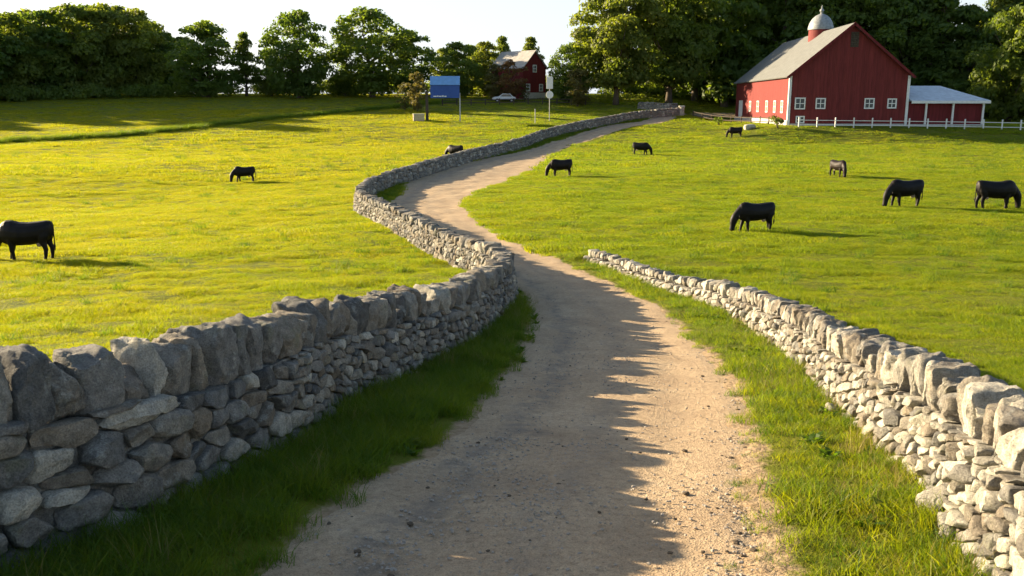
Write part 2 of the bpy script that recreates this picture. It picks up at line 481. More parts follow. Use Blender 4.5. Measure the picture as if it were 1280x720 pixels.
pairs = [((345, 720), (918, 725)), ((468, 624), (900, 640)), ((532, 576), (900, 577)), ((597, 532), (905, 520)), ((633, 492), (893, 478)),
         ((662, 450), (876, 446)), ((672, 408), (845, 410)), ((668, 388), (815, 384)), ((650, 358), (757, 354)), ((590, 320), (684, 320)),
         ((540, 297), (634, 299)), ((505, 276), (597, 276)), ((488, 256), (580, 256)), ((495, 245), (592, 242)), ((527, 230), (622, 221)), ((587, 208), (662, 202))]
rc = []
for a, b in pairs:
    A, B = at(*a), at(*b); rc.append([*(A + B) / 2, np.linalg.norm(A - B) / 2])
rf = ground_line([(697, 189, 1.75, 1.75), (727, 178, 1.75, 1.75), (790, 158, 1.75, 1.75), (835, 150.5, 1.75, 1.7), (880, 147.3, 1.6, 1.6), (915, 145.2, 1.5, 1.5)])
rc = np.array(rc)
ext = rc[0] + (rc[0] - rc[1]) / np.linalg.norm((rc[0] - rc[1])[:2]) * 7
ext[2] = rc[0][2]
RD = Path(np.vstack([ext, rc, rf]), .2, 1.6)

def road_edge(x, y):
    """distance outside the track's edge (negative on it)"""
    D, q = RD.dist(x, y)
    hw = np.interp(q, RD.s, RD.C[:, 2])
    return np.abs(D) - hw, D, q

# ------------------------------------------------------------------ ground sheet and track
def axis_coords(segs):
    out = [segs[0][0]]
    for a, b, st in segs:
        n = max(1, int(round((b - a) / st))); out += list(np.linspace(a, b, n + 1)[1:])
    return np.array(out)
xs = axis_coords([(-4000, -1200, 700), (-1200, -300, 90), (-300, -120, 12), (-120, -60, 3), (-60, -26, 1.2), (-26, 22, .3), (22, 60, 1.2), (60, 130, 3), (130, 300, 12), (300, 1200, 90), (1200, 4000, 700)])
ys = axis_coords([(-400, -60, 60), (-60, -12, 6), (-12, 2, .6), (2, 30, .25), (30, 70, .5), (70, 180, 1.1), (180, 320, 5), (320, 900, 60), (900, 5500, 700)])
X, Y = np.meshgrid(xs, ys)
Z = H(X, Y)
e, D, q = road_edge(X.ravel(), Y.ravel())
e = e.reshape(X.shape)
eN = e + .13 * noise2(X, Y, 1.1, 61) + .07 * noise2(X, Y, 3.3, 62)
Z = Z - .11 * (1 - smooth(-.5, .12, eN)) + .025 * smooth(-.1, .3, eN) + .03 * noise2(X, Y, 1.4, 8) * smooth(0, .8, e) * (1 - smooth(40, 60, Y))
nx = len(xs)
i = np.arange((len(ys) - 1) * (nx - 1)); r_, c_ = i // (nx - 1), i % (nx - 1)
a = r_ * nx + c_
ground = new_mesh('ground', np.stack([X, Y, Z], -1), np.stack([a, a + 1, a + nx + 1, a + nx], 1), M['ground'], smooth_sh=True)
tag(ground, kind='structure')
worn = (1 - smooth(-.1, .5, eN)) * .95
Dd = D.reshape(X.shape)
worn = np.maximum(worn, (1 - smooth(.0, .6, eN - .16 * (1 - smooth(7.2, 10, Y)))) * smooth(0, .3, -Dd) * (1 - smooth(14, 22, Y)))
add_attr(ground, 'worn', worn.ravel())

ss = np.linspace(0, RD.L, int(RD.L / .25))
across = np.linspace(-1, 1, 33)
Cc = RD(ss); Nn = RD.nrm(ss)
V = []
for j, u in enumerate(across):
    hw = (Cc[:, 2] + .3) * abs(u)
    wob = (.13 * noise2(ss, ss * 0 + u * 9, 1.1, 21) + .10 * noise2(ss, ss * 0 + u * 5, 3.1, 22)) * (abs(u) ** 3)
    d = np.sign(u) * (hw + wob * (1 if abs(u) > .2 else 0))
    px_, py_ = Cc[:, 0] + Nn[:, 0] * d, Cc[:, 1] + Nn[:, 1] * d
    rut = -.022 * (np.exp(-((u - .45) / .17) ** 2) + np.exp(-((u + .5) / .17) ** 2))
    edge = 0.004
    V.append(np.stack([px_, py_, H(px_, py_) + rut + edge + .012 * noise2(px_, py_, 1.9, 31) + .008 * noise2(px_, py_, 5, 32)], -1))
V = np.stack(V, 1)
na = len(across)
i = np.arange((len(ss) - 1) * (na - 1)); r_, c_ = i // (na - 1), i % (na - 1); a = r_ * na + c_
road = new_mesh('road', V, np.stack([a + 1, a, a + na, a + na + 1], 1)[:, ::-1], M['road'], smooth_sh=True)
tag(road, kind='structure')
add_attr(road, 'across', np.tile((1 - across) / 2, len(ss)))

# ------------------------------------------------------------------ dry stone walls
def chop(P, planes):
    """flatten the points beyond each plane: P (M,K,3), planes (M,J,4)"""
    for j in range(planes.shape[1]):
        n = planes[:, j, None, :3]; d = planes[:, j, None, 3]
        ex = np.maximum(0, (P * n).sum(-1) - d)
        P = P - n * ex[..., None] * .93
    return P

def unit_box(n):
    """a cube sphere's grid: points on the unit cube and its quads"""
    pts = {}; V = []; F = []
    def idx(p):
        k = tuple(np.round(p, 5))
        if k not in pts: pts[k] = len(V); V.append(p)
        return pts[k]
    lin = np.linspace(-1, 1, n + 1)
    for ax in range(3):
        for sg in (-1, 1):
            for i in range(n):
                for j in range(n):
                    q = []
                    for di, dj in ((0, 0), (1, 0), (1, 1), (0, 1)):
                        p = [0, 0, 0]; p[ax] = sg; p[(ax + 1) % 3] = lin[i + di]; p[(ax + 2) % 3] = lin[j + dj]
                        q.append(idx(p))
                    F.append(q if sg > 0 else q[::-1])
    return np.array(V), np.array(F)
_UB = {n: unit_box(n) for n in (3, 4, 6, 9, 13)}

def rocks(dims, seed, n=6, power=3.2, cuts=5, rough=.06, reach=(.68, .98)):
    """many chipped stones centred on 0: dims (M,3) half sizes -> (M,K,3), quads"""
    g = np.random.default_rng(seed)
    V, F = _UB[n]
    m = len(dims)
    pw = g.uniform(power * .7, power * 1.5, (m, 1, 1))
    P = V[None] / (np.abs(V[None]) ** pw).sum(-1, keepdims=True) ** (1 / pw)
    nrm = g.normal(size=(m, cuts, 3)); nrm /= np.linalg.norm(nrm, axis=-1, keepdims=True)
    pl = np.concatenate([nrm, g.uniform(*reach, (m, cuts, 1))], -1)
    P = chop(P, pl)
    off = g.uniform(0, 400, (m, 1, 3))
    Q = P * 1.5 + off
    P = P * (1 + rough * 1.6 * noise3(Q, 1) + rough * noise3(Q * 2.3, 2))[..., None]
    if n >= 9:
        P = P + rough * .35 * np.stack([noise3(Q * 9, k) for k in (6, 7, 8)], -1)
    if n >= 6:
        P = P + rough * .6 * np.stack([noise3(Q * 4.5, k) for k in (3, 4, 5)], -1)
    return P * dims[:, None, :], F

def clip_poly(poly, nx_, ny_, d):
    out = []
    k = len(poly)
    for i in range(k):
        a = poly[i]; b = poly[(i + 1) % k]
        da = a[0] * nx_ + a[1] * ny_ - d; db = b[0] * nx_ + b[1] * ny_ - d
        if da <= 0: out.append(a)
        if (da < 0) != (db < 0):
            t = da / (da - db); out.append((a[0] + (b[0] - a[0]) * t, a[1] + (b[1] - a[1]) * t))
    return out

def round_poly(P, n, gap, it=2, cut=.22):
    P = np.array(P)
    c = P.mean(0)
    r = np.sqrt(((P - c) ** 2).sum(1)).mean()
    P = c + (P - c) * max(.5, 1 - gap / max(r, .02))
    for _ in range(it):
        Nx = np.roll(P, -1, 0)
        P = np.stack([P * (1 - cut) + Nx * cut, P * cut + Nx * (1 - cut)], 1).reshape(-1, 2)
    Q = np.vstack([P, P[:1]])
    d = np.r_[0, np.cumsum(np.linalg.norm(np.diff(Q, axis=0), axis=1))]
    q = np.linspace(0, d[-1], n, endpoint=False)
    return np.stack([np.interp(q, d, Q[:, 0]), np.interp(q, d, Q[:, 1])], 1)

def wall_courses(path, parent, name, bodyH, sizef, lodf, tb, tt, seed, prot=(.02, .075), irregular=.5, dark=0.0):
    """rubble face stones on both sides over a solid heart, ONE mesh"""
    g = np.random.default_rng(seed)
    VV, FF, TT = [], [], []
    nv = 0
    def put(V, F, T):
        nonlocal nv
        VV.append(V.reshape(-1, 3)); FF.append(F + nv); TT.append(T); nv += V.reshape(-1, 3).shape[0]
    ANI = 1.8
    for side in (1, -1):
        sites = []
        s0 = 0.0
        while s0 < path.L:
            w, h = sizef(s0)
            ln = min(max(2.0, 6 * w), path.L - s0 + .01)
            hb = float(bodyH(s0 + ln / 2)) + .25
            z = -.22
            while z < hb + .1:
                hh = h * g.uniform(.65, 1.5)
                x = s0 + g.uniform(0, w * .5)
                while x < s0 + ln:
                    ww = w * g.uniform(.5, 1.7)
                    if ww > w * 1.25 and hh > h * 1.1 and g.random() < .35:      # two thin stones instead of a big one
                        sites.append((x + ww / 2, z + hh * .25, ww, hh * .5)); sites.append((x + ww / 2 + g.normal() * .02, z + hh * .75, ww, hh * .5))
                    else:
                        sites.append((x + ww / 2 + g.normal() * irregular * w * .2, z + hh / 2 + g.normal() * irregular * h * .35, ww, hh))
                    x += ww
                z += hh
            s0 += ln
        S = np.array(sites)
        grid = {}
        for k, (x, z, ww, hh) in enumerate(sites): grid.setdefault(int(x / 1.0), []).append(k)
        groups = {}
        for k, (x, z, ww, hh) in enumerate(sites):
            hb = float(bodyH(x))
            if z - hh / 2 > hb + .02 or x < 0 or x > path.L: continue
            gi = int(x)
            cand = np.array([j for b in (gi - 1, gi, gi + 1) for j in grid.get(b, ()) if j != k])
            ds = S[cand, 0] - x; dz = (S[cand, 1] - z) * ANI
            d2 = ds * ds + dz * dz
            keep = d2 < (2.6 * max(ww, hh * ANI)) ** 2
            cand, ds, dz, d2 = cand[keep], ds[keep], dz[keep], d2[keep]
            o_ = np.argsort(d2)[:18]
            Rb = 1.3 * max(ww, hh * ANI)
            poly = [(-Rb, -Rb), (Rb, -Rb), (Rb, Rb), (-Rb, Rb)]
            wk = (.42 * min(ww, hh * ANI)) ** 2
            for j in o_:
                wj = (.42 * min(S[cand[j], 2], S[cand[j], 3] * ANI)) ** 2
                poly = clip_poly(poly, ds[j], dz[j], (d2[j] + wk - wj) / 2 )
                if len(poly) < 3: break
            if len(poly) < 3: continue
            poly = [(x + a, z + b / ANI) for a, b in poly]
            poly = clip_poly(poly, 0, 1, hb + g.normal() * .02)
            poly = clip_poly(poly, 0, -1, .25)
            poly = clip_poly(poly, 1, 0, path.L + .05); poly = clip_poly(poly, -1, 0, .05)
            if len(poly) < 3: continue
            P = np.array(poly)
            ext_ = P.max(0) - P.min(0)
            if ext_.min() < .03: continue
            n = lodf(x)
            groups.setdefault(n, []).append(round_poly(poly, n, .013 + .006 * g.random(), 2 if n > 10 and g.random() < .5 else 1, g.uniform(.06, .17)))
        for n, polys in groups.items():
            P = np.array(polys); m = len(P)
            c = P.mean(1, keepdims=True)
            loc = P - c
            r = np.sqrt((loc ** 2).sum(-1)).mean(1)
            p = g.uniform(prot[0], prot[1], m) * np.clip(r / .1, .55, 1.35)
            if n >= 20: rings = [(.90, -.10), (1.0, -.03), (1.02, .2), (1.005, .55), (.965, .84), (.87, .97), (.66, 1.0), (.38, 1.01), (.12, 1.01)]
            elif n >= 12: rings = [(.92, -.10), (1.0, -.02), (1.0, .5), (.93, .9), (.6, 1.0), (.2, 1.02)]
            else: rings = [(1.0, -.08), (.98, .35), (.80, .9), (.35, 1.05)]
            tilt = g.normal(size=(m, 1, 2)) * .22
            pts = []
            for f, dep in rings:
                uv = loc * f
                base = dep * p[:, None] if dep > 0 else np.full((m, 1), dep)
                d = base + (tilt * uv).sum(-1) * (max(dep, 0))
                pts.append(np.concatenate([uv, d[..., None] + np.zeros((m, n, 1))], -1))
            pts.append(np.concatenate([np.zeros((m, 1, 2)), (p * 1.06)[:, None, None]], -1))
            Q = np.concatenate(pts, 1)
            # chipped corners: flat facets that face outwards
            nr = g.normal(size=(m, 6, 3)); nr[..., 2] = np.abs(nr[..., 2]) + .35
            nr /= np.linalg.norm(nr, axis=-1, keepdims=True)
            sup = np.einsum('mkc,mjc->mjk', Q, nr).max(-1)
            Q = chop(Q, np.concatenate([nr, (sup * g.uniform(.60, .98, (m, 6)))[..., None]], -1))
            off = g.uniform(0, 500, (m, 1, 3))
            am = np.clip(r, .04, .2)[:, None, None]
            Nz = np.stack([noise3(Q * 9 + off, k) for k in (1, 2, 3)], -1) * .13 + (np.stack([noise3(Q * 24 + off, k) for k in (4, 5, 6)], -1) * .07 if n >= 12 else 0)
            Q = Q + Nz * am * np.r_[np.full(n, 0), np.full(Q.shape[1] - n, 1)][None, :, None]
            sQ = c[..., 0] + Q[..., 0]; hQ = c[..., 1] + Q[..., 1]
            B = path(np.clip(sQ, 0, path.L)); Nn_ = path.nrm(np.clip(sQ, 0, path.L))
            hb = np.maximum(.2, bodyH(sQ))
            lat = side * (tb + (tt - tb) * np.clip(hQ / hb, 0, 1.2) + Q[..., 2])
            xx = B[..., 0] + Nn_[..., 0] * lat; yy = B[..., 1] + Nn_[..., 1] * lat
            gz = H(B[..., 0], B[..., 1])
            W = np.stack([xx, yy, gz + hQ], -1)
            K = Q.shape[1]; nr_ = len(rings)
            F = []
            for a in range(nr_ - 1):
                for b in range(n): F.append((a * n + b, a * n + (b + 1) % n, (a + 1) * n + (b + 1) % n, (a + 1) * n + b))
            cc = nr_ * n
            for b in range(0, n): F.append(((nr_ - 1) * n + b, (nr_ - 1) * n + (b + 1) % n, cc, cc))
            F = np.array(F)
            if side < 0: F = F[:, ::-1]
            FM = (F[None] + (np.arange(m) * K)[:, None, None]).reshape(-1, 4)
            t = np.clip(g.beta(1.5, 1.2, m) - dark, 0, 1)
            put(W, FM, np.repeat(t, K))
    # the heart of the wall
    q = np.linspace(0, path.L, int(path.L / .3))
    B = path(q); N_ = path.nrm(q); hb = bodyH(q)
    prof = [(-1, -.3), (-1, 0), (-1, 1), (1, 1), (1, 0), (1, -.3)]
    vs = []
    for sg, lev in prof:
        w_ = (tt if lev == 1 else tb) - .045
        z_ = H(B[:, 0], B[:, 1]) + (hb - .03 if lev == 1 else lev)
        vs.append(np.stack([B[:, 0] + N_[:, 0] * sg * w_, B[:, 1] + N_[:, 1] * sg * w_, z_], -1))
    vs = np.stack(vs, 1); k = len(prof)
    i = np.arange((len(q) - 1) * (k - 1)); r_, c_ = i // (k - 1), i % (k - 1); a = r_ * k + c_
    put(vs, np.stack([a, a + 1, a + k + 1, a + k], 1), np.full(vs.shape[0] * k, .3))
    put(vs[0], np.array([[0, 1, 2, 2], [2, 3, 4, 4], [0, 2, 4, 5]]), np.full(k, .3))
    V = np.vstack(VV); F = np.vstack(FF); T = np.concatenate(TT)
    # degenerate quads are triangles
    tri = F[:, 2] == F[:, 3]; tri2 = F[:, 0] == F[:, 1]
    faces_q = F[~(tri | tri2)]
    ft = np.vstack([F[tri][:, :3], F[tri2][:, 1:]])
    me = bpy.data.meshes.new(name)
    nl = faces_q.size + ft.size
    me.vertices.add(len(V)); me.vertices.foreach_set('co', V.astype(np.float32).ravel())
    me.loops.add(nl); me.loops.foreach_set('vertex_index', np.r_[faces_q.ravel(), ft.ravel()].astype(np.int32))
    me.polygons.add(len(faces_q) + len(ft))
    me.polygons.foreach_set('loop_start', np.r_[np.arange(len(faces_q)) * 4, faces_q.size + np.arange(len(ft)) * 3].astype(np.int32))
    me.update(calc_edges=True); me.validate()
    me.materials.append(M['stone'])
    me.polygons.foreach_set('use_smooth', np.ones(len(me.polygons), bool))
    me.set_sharp_from_angle(angle=R(38))
    o = bpy.data.objects.new(name, me); COL.objects.link(o); o.parent = parent
    add_attr(o, 'tint', T)
    print(name, 'stones', sum(1 for _ in TT), 'verts', len(V))
    return o

def capstones(path, parent, bodyH, totH, wf, thick, seed, limit=100, lean=.12, dark=0.0, topple=.12):
    """upright coping slabs: the nearest ones are parts, the rest one part"""
    g = np.random.default_rng(seed)
    s_ = .1; lst = []
    while s_ < path.L - .1:
        w0, w1 = wf(s_); w = g.uniform(w0, w1)
        lst.append((s_ + w / 2, w)); s_ += w * .97
    lst = np.array(lst)
    c = path(lst[:, 0]); vis = np.hypot(c[:, 0], c[:, 1]) + 100 * (c[:, 1] < 4.0)
    order = np.argsort(vis); big = set(order[:limit].tolist())
    rest_V, rest_T, rest_F, nv = [], [], [], 0
    for lod in (13, 6, 4):
        ids = [k for k in range(len(lst)) if (13 if vis[k] < 16 else 6 if vis[k] < 45 else 4) == lod]
        if not ids: continue
        ids = np.array(ids); sC = lst[ids, 0]; w = lst[ids, 1]
        hb = bodyH(sC); ht = totH(sC) - hb
        ht = np.maximum(.12, ht * np.where(g.random(len(ids)) < .15, g.uniform(.45, .7, len(ids)), g.uniform(.86, 1.2, len(ids))))
        th = thick(sC) * g.uniform(.85, 1.15, len(ids))
        P, F = rocks(np.stack([w * .52, th, ht * .56], 1), seed + lod, lod, 9.0, 7, .07, (.78, 1.2))
        ly = g.normal(0, lean, len(ids)); lx = g.normal(.0, .08, len(ids)); lz = g.normal(0, .12, len(ids))
        cy, sy = np.cos(ly)[:, None], np.sin(ly)[:, None]
        x, y, z = P[..., 0], P[..., 1], P[..., 2]
        x, z = x * cy + z * sy, -x * sy + z * cy
        cx, sx = np.cos(lx)[:, None], np.sin(lx)[:, None]
        y, z = y * cx - z * sx, y * sx + z * cx
        cz, sz = np.cos(lz)[:, None], np.sin(lz)[:, None]
        x, y = x * cz - y * sz, x * sz + y * cz
        B = path(sC); N_ = path.nrm(sC); T_ = np.stack([N_[:, 1], -N_[:, 0]], 1)
        gz = H(B[:, 0], B[:, 1]) + hb + ht * .46
        lat = g.normal(0, .02, len(ids))[:, None]
        W = np.stack([B[:, 0, None] + T_[:, 0, None] * x + N_[:, 0, None] * (y + lat), B[:, 1, None] + T_[:, 1, None] * x + N_[:, 1, None] * (y + lat), gz[:, None] + z], -1)
        t = np.clip(g.beta(1.6, 1.5, len(ids)) - dark, 0, 1)
        for m_, k in enumerate(ids):
            if k in big:
                o = new_mesh('capstone', W[m_], F, M['stone'], parent, True, sharp=40)
                add_attr(o, 'tint', np.full(len(W[m_]), t[m_]))
            else:
                rest_V.append(W[m_]); rest_F.append(F + nv); rest_T.append(np.full(len(W[m_]), t[m_])); nv += len(W[m_])
    if rest_V:
        o = new_mesh('coping_stones', np.vstack(rest_V), np.vstack(rest_F), M['stone'], parent, True, sharp=40)
        o['kind'] = 'stuff'
        add_attr(o, 'tint', np.concatenate(rest_T))

def build_wall(name, path, label, capf, sizef, lodf, tb, tt, wf, seed, **kw):
    root = empty(name)
    tag(root, label, 'stone wall')
    totH = lambda s: np.interp(s, path.s, path.C[:, 2])
    def bodyH(s):
        s = np.asarray(s, float)
        wob = .035 * noise2(s, s * 0, .9, seed) + .025 * noise2(s, s * 0, 2.3, seed + 1)
        return np.maximum(.12, totH(s) - capf(s) + wob)
    wall_courses(path, root, 'stone_courses', bodyH, sizef, lodf, tb, tt, seed, **kw.get('courses', {}))
    capstones(path, root, bodyH, totH, wf, kw.get('thick', lambda s: np.full(np.shape(s), .30)), seed + 7, **kw.get('caps', {}))
    return root

def cam_d(path):
    return lambda s: float(np.hypot(*path(s)[:2]))
lD = cam_d(LW); rD = cam_d(RW)
def l_size(s):
    d = lD(s)
    return (.34, .165) if d < 8.5 else (.25, .125) if d < 24 else (.25, .16) if d < 55 else (.42, .28)
def r_size(s):
    d = rD(s)
    return (.165, .125) if d < 10 else (.17, .125) if d < 20 else (.22, .16)
lod = lambda D: (lambda s: 26 if D(s) < 13 else 14 if D(s) < 32 else 8)
sN = LW.s; dN = np.hypot(LW.C[:, 0], LW.C[:, 1])
l_cap = lambda s: np.interp(np.interp(s, sN, dN), [8, 18, 30, 60], [.46, .40, .26, .26])
left_wall = build_wall('stone_wall', LW, 'long grey dry stone wall winding along the left side of the dirt track', l_cap, l_size, lod(lD), .36, .27,
           lambda s: (.18, .44) if lD(s) < 14 else (.16, .38) if lD(s) < 25 else (.16, .36) if lD(s) < 60 else (.3, .6), 101,
           thick=lambda s: np.interp(np.interp(s, sN, dN), [8, 20, 40], [.26, .26, .25]), caps=dict(dark=.03), courses=dict(dark=-.02))
sR = RW.s; dR = np.hypot(RW.C[:, 0], RW.C[:, 1])
r_cap = lambda s: np.interp(np.interp(s, sR, RW.C[:, 2]), [.3, .6, 1.0], [.16, .25, .33])
right_wall = build_wall('stone_wall', RW, 'sunlit pale rubble stone wall on the right of the track, tumbling down to a low end', r_cap, r_size, lod(rD), .33, .24,
           lambda s: (.09, .27) if rD(s) < 12 else (.09, .26), 202, thick=lambda s: np.interp(np.interp(s, sR, RW.C[:, 2]), [.3, 1.2], [.16, .22]),
           caps=dict(lean=.3, dark=-.26), courses=dict(prot=(.03, .13), irregular=1.0, dark=-.26))


# ------------------------------------------------------------------ grass and loose stones
def blade_tuft(name, n, rad, h, w, segs, mat, seed, lean=.5):
    g = np.random.default_rng(seed)
    V, F = [], []
    for k in range(n):
        a = g.uniform(0, 2 * math.pi); r = rad * math.sqrt(g.random())
        x, y = r * math.cos(a), r * math.sin(a)
        hh = h * g.uniform(.45, 1.15); ww = w * g.uniform(.7, 1.3)
        b = g.uniform(0, 2 * math.pi); ln = g.uniform(.1, lean) * hh * 1.3
        fx, fy = math.cos(b), math.sin(b)
        c = g.uniform(0, 2 * math.pi); sx, sy = math.cos(c), math.sin(c)
        base = len(V)
        for j in range(segs):
            t = j / segs
            ox, oy, oz = fx * ln * t * t, fy * ln * t * t, hh * (t - .25 * t * t * lean)
            wt = ww * (1 - t * .75) / 2
            V.append((x + ox - sx * wt, y + oy - sy * wt, oz - .02)); V.append((x + ox + sx * wt, y + oy + sy * wt, oz - .02))
        V.append((x + fx * ln, y + fy * ln, hh * (1 - .25 * lean)))
        for j in range(segs - 1):
            F.append((base + 2 * j, base + 2 * j + 1, base + 2 * j + 3, base + 2 * j + 2))
        F.append((base + 2 * segs - 2, base + 2 * segs - 1, base + 2 * segs))
    me = bpy.data.meshes.new(name); me.from_pydata(V, [], F); me.materials.append(mat)
    return me

def leaf_weed(name, n, h, mat, seed):
    g = np.random.default_rng(seed); V, F = [], []
    for k in range(n):
        a = g.uniform(0, 6.28); l = g.uniform(.5, 1) * h; w = l * .17
        dx, dy = math.cos(a), math.sin(a); up = g.uniform(.3, 1.0)
        b = len(V)
        V += [(0, 0, 0), (dx * l * .35 - dy * w, dy * l * .35 + dx * w, l * up * .6), (dx * l * .35 + dy * w, dy * l * .35 - dx * w, l * up * .6), (dx * l * .8, dy * l * .8, l * up * .75)]
        F.append((b, b + 1, b + 3, b + 2))
    me = bpy.data.meshes.new(name); me.from_pydata(V, [], F); me.materials.append(mat); return me

def scatter(name, P, rot, scl, idx, meshes, kindname):
    """one object of many tufts: points with stored turn, size and pick"""
    pc = bpy.data.collections.new(name + '_tufts')
    for k, me in enumerate(meshes):
        pc.objects.link(bpy.data.objects.new('%s_%02d' % (kindname, k), me))
    me = bpy.data.meshes.new(name)
    me.vertices.add(len(P)); me.vertices.foreach_set('co', np.asarray(P, np.float32).ravel())
    a = me.attributes.new('turn', 'FLOAT_VECTOR', 'POINT'); a.data.foreach_set('vector', np.asarray(rot, np.float32).ravel())
    a = me.attributes.new('size', 'FLOAT_VECTOR', 'POINT'); a.data.foreach_set('vector', np.asarray(scl, np.float32).ravel())
    a = me.attributes.new('pick', 'INT', 'POINT'); a.data.foreach_set('value', np.asarray(idx, np.int32))
    o = bpy.data.objects.new(name, me); COL.objects.link(o); tag(o, kind='stuff')
    ng = bpy.data.node_groups.new(name + '_spread', 'GeometryNodeTree')
    ng.interface.new_socket('Geometry', in_out='INPUT', socket_type='NodeSocketGeometry')
    ng.interface.new_socket('Geometry', in_out='OUTPUT', socket_type='NodeSocketGeometry')
    N = ng.nodes; L = ng.links
    gi, go = N.new('NodeGroupInput'), N.new('NodeGroupOutput')
    ip = N.new('GeometryNodeInstanceOnPoints'); ci = N.new('GeometryNodeCollectionInfo')
    ci.inputs['Collection'].default_value = pc; ci.inputs['Separate Children'].default_value = True; ci.inputs['Reset Children'].default_value = True
    ip.inputs['Pick Instance'].default_value = True
    def na(nm, ty):
        q = N.new('GeometryNodeInputNamedAttribute'); q.data_type = ty; q.inputs[0].default_value = nm
        return [s for s in q.outputs if s.enabled and s.name == 'Attribute'][0]
    L.new(gi.outputs[0], ip.inputs['Points']); L.new(ci.outputs[0], ip.inputs['Instance'])
    L.new(na('pick', 'INT'), ip.inputs['Instance Index']); L.new(na('turn', 'FLOAT_VECTOR'), ip.inputs['Rotation']); L.new(na('size', 'FLOAT_VECTOR'), ip.inputs['Scale'])
    L.new(ip.outputs[0], go.inputs[0])
    md = o.modifiers.new('spread', 'NODES'); md.node_group = ng
    return o

def band(y0, y1, dens, k=.66, m=7.0):
    """random ground points between two distances, inside a wedge a little wider than the view"""
    n = int(dens * (y1 - y0) * (k * (y0 + y1) + 2 * m))
    y = rng.uniform(y0, y1, int(n * 1.3)); w = k * y + m
    x = rng.uniform(-1, 1, len(y)) * (k * y1 + m)
    keep = np.abs(x) < w
    return np.stack([x[keep], y[keep]], 1)

def clear_of(P, wall_gap=.30):
    e, D, q = road_edge(P[:, 0], P[:, 1])
    a, qa = LW.dist(P[:, 0], P[:, 1]); b, qb = RW.dist(P[:, 0], P[:, 1])
    ok = (e > -.02) & ~((np.abs(a) < wall_gap)) & ~((np.abs(b) < wall_gap))
    barn = (P[:, 0] > 38.5) & (P[:, 0] < 70) & (P[:, 1] > 123.5) & (P[:, 1] < 170)
    return ok & ~barn, e, a, b, D

def put_tufts(name, P, size, meshes, kindname, lift=0.0, flat=None):
    n = len(P)
    z = H(P[:, 0], P[:, 1]) + lift
    rot = np.zeros((n, 3)); rot[:, 2] = rng.uniform(0, 6.283, n)
    s3 = np.repeat(np.asarray(size)[:, None], 3, 1)
    if flat is not None: s3[:, 2] = s3[:, 2] * flat
    return scatter(name, np.c_[P, z], rot, s3, rng.integers(0, len(meshes), n), meshes, kindname)

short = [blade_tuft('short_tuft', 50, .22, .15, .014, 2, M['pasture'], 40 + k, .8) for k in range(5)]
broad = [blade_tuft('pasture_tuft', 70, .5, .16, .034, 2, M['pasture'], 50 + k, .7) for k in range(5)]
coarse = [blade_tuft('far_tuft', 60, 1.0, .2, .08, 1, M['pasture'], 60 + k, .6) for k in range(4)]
long_ = [blade_tuft('long_tuft', 52, .20, .34, .011, 3, M['verge'], 70 + k, .8) for k in range(5)]
mown = [blade_tuft('verge_tuft', 54, .20, .19, .010, 3, M['verge' if k < 2 else 'pasture'], 80 + k, .8) for k in range(5)] + [blade_tuft('verge_tuft', 22, .2, .2, .006, 3, M['straw'], 86, .9)]
dry = [blade_tuft('dry_tuft', 26, .16, .42, .006, 3, M['straw'], 90 + k, .6) for k in range(3)]
weeds = [leaf_weed('weed', 16, .22, M['verge'], 95 + k) for k in range(3)]

P = np.vstack([band(3.5, 16, 75), band(16, 34, 64)])
ok, e, a, b, D = clear_of(P)
field = (a > .3) | (b < -.3) & (RW.dist(P[:, 0], P[:, 1])[1] < RW.L - .2) | (P[:, 1] > 23) & (e > 1.6) & (D < 0)
hum = .72 + .55 * noise2(P[:, 0], P[:, 1], .55, 5) + .6 * noise2(P[:, 0] * .6, P[:, 1], 1.9, 6)
sel = ok & field & (rng.random(len(P)) < .8 + .3 * hum)
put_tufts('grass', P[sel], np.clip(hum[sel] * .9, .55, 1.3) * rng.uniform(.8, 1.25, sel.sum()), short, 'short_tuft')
P = np.vstack([band(32, 52, 26), band(52, 76, 17)])
ok, e, a, b, D = clear_of(P)
hum = .72 + .5 * noise2(P[:, 0], P[:, 1], .35, 5) + .6 * noise2(P[:, 0] * .6, P[:, 1], 1.2, 6)
sel = ok & (rng.random(len(P)) < .8 + .3 * hum)
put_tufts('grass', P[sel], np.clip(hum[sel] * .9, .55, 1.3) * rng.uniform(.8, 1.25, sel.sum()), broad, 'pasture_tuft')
P = np.vstack([band(74, 110, 4.5), band(110, 160, 2.4), band(160, 215, .9)])
ok, e, a, b, D = clear_of(P)
hum = .75 + .5 * noise2(P[:, 0], P[:, 1], .2, 5) + .55 * noise2(P[:, 0] * .6, P[:, 1], .7, 6)
sel = ok & (e > .6) & (rng.random(len(P)) < .8 + .3 * hum)
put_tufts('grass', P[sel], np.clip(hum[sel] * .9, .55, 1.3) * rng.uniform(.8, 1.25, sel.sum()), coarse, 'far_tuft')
# rank tussocks that stand above the grazed turf
P = np.vstack([band(8, 40, .5), band(40, 120, .16)])
ok, e, a, b, D = clear_of(P, .6)
cl = noise2(P[:, 0], P[:, 1], .12, 15)
sel = ok & (e > 1.2) & (cl > -.15)
put_tufts('tussock_grass', P[sel], rng.uniform(.55, 1.1, sel.sum()) * (1 + P[sel][:, 1] / 120), long_, 'long_tuft')
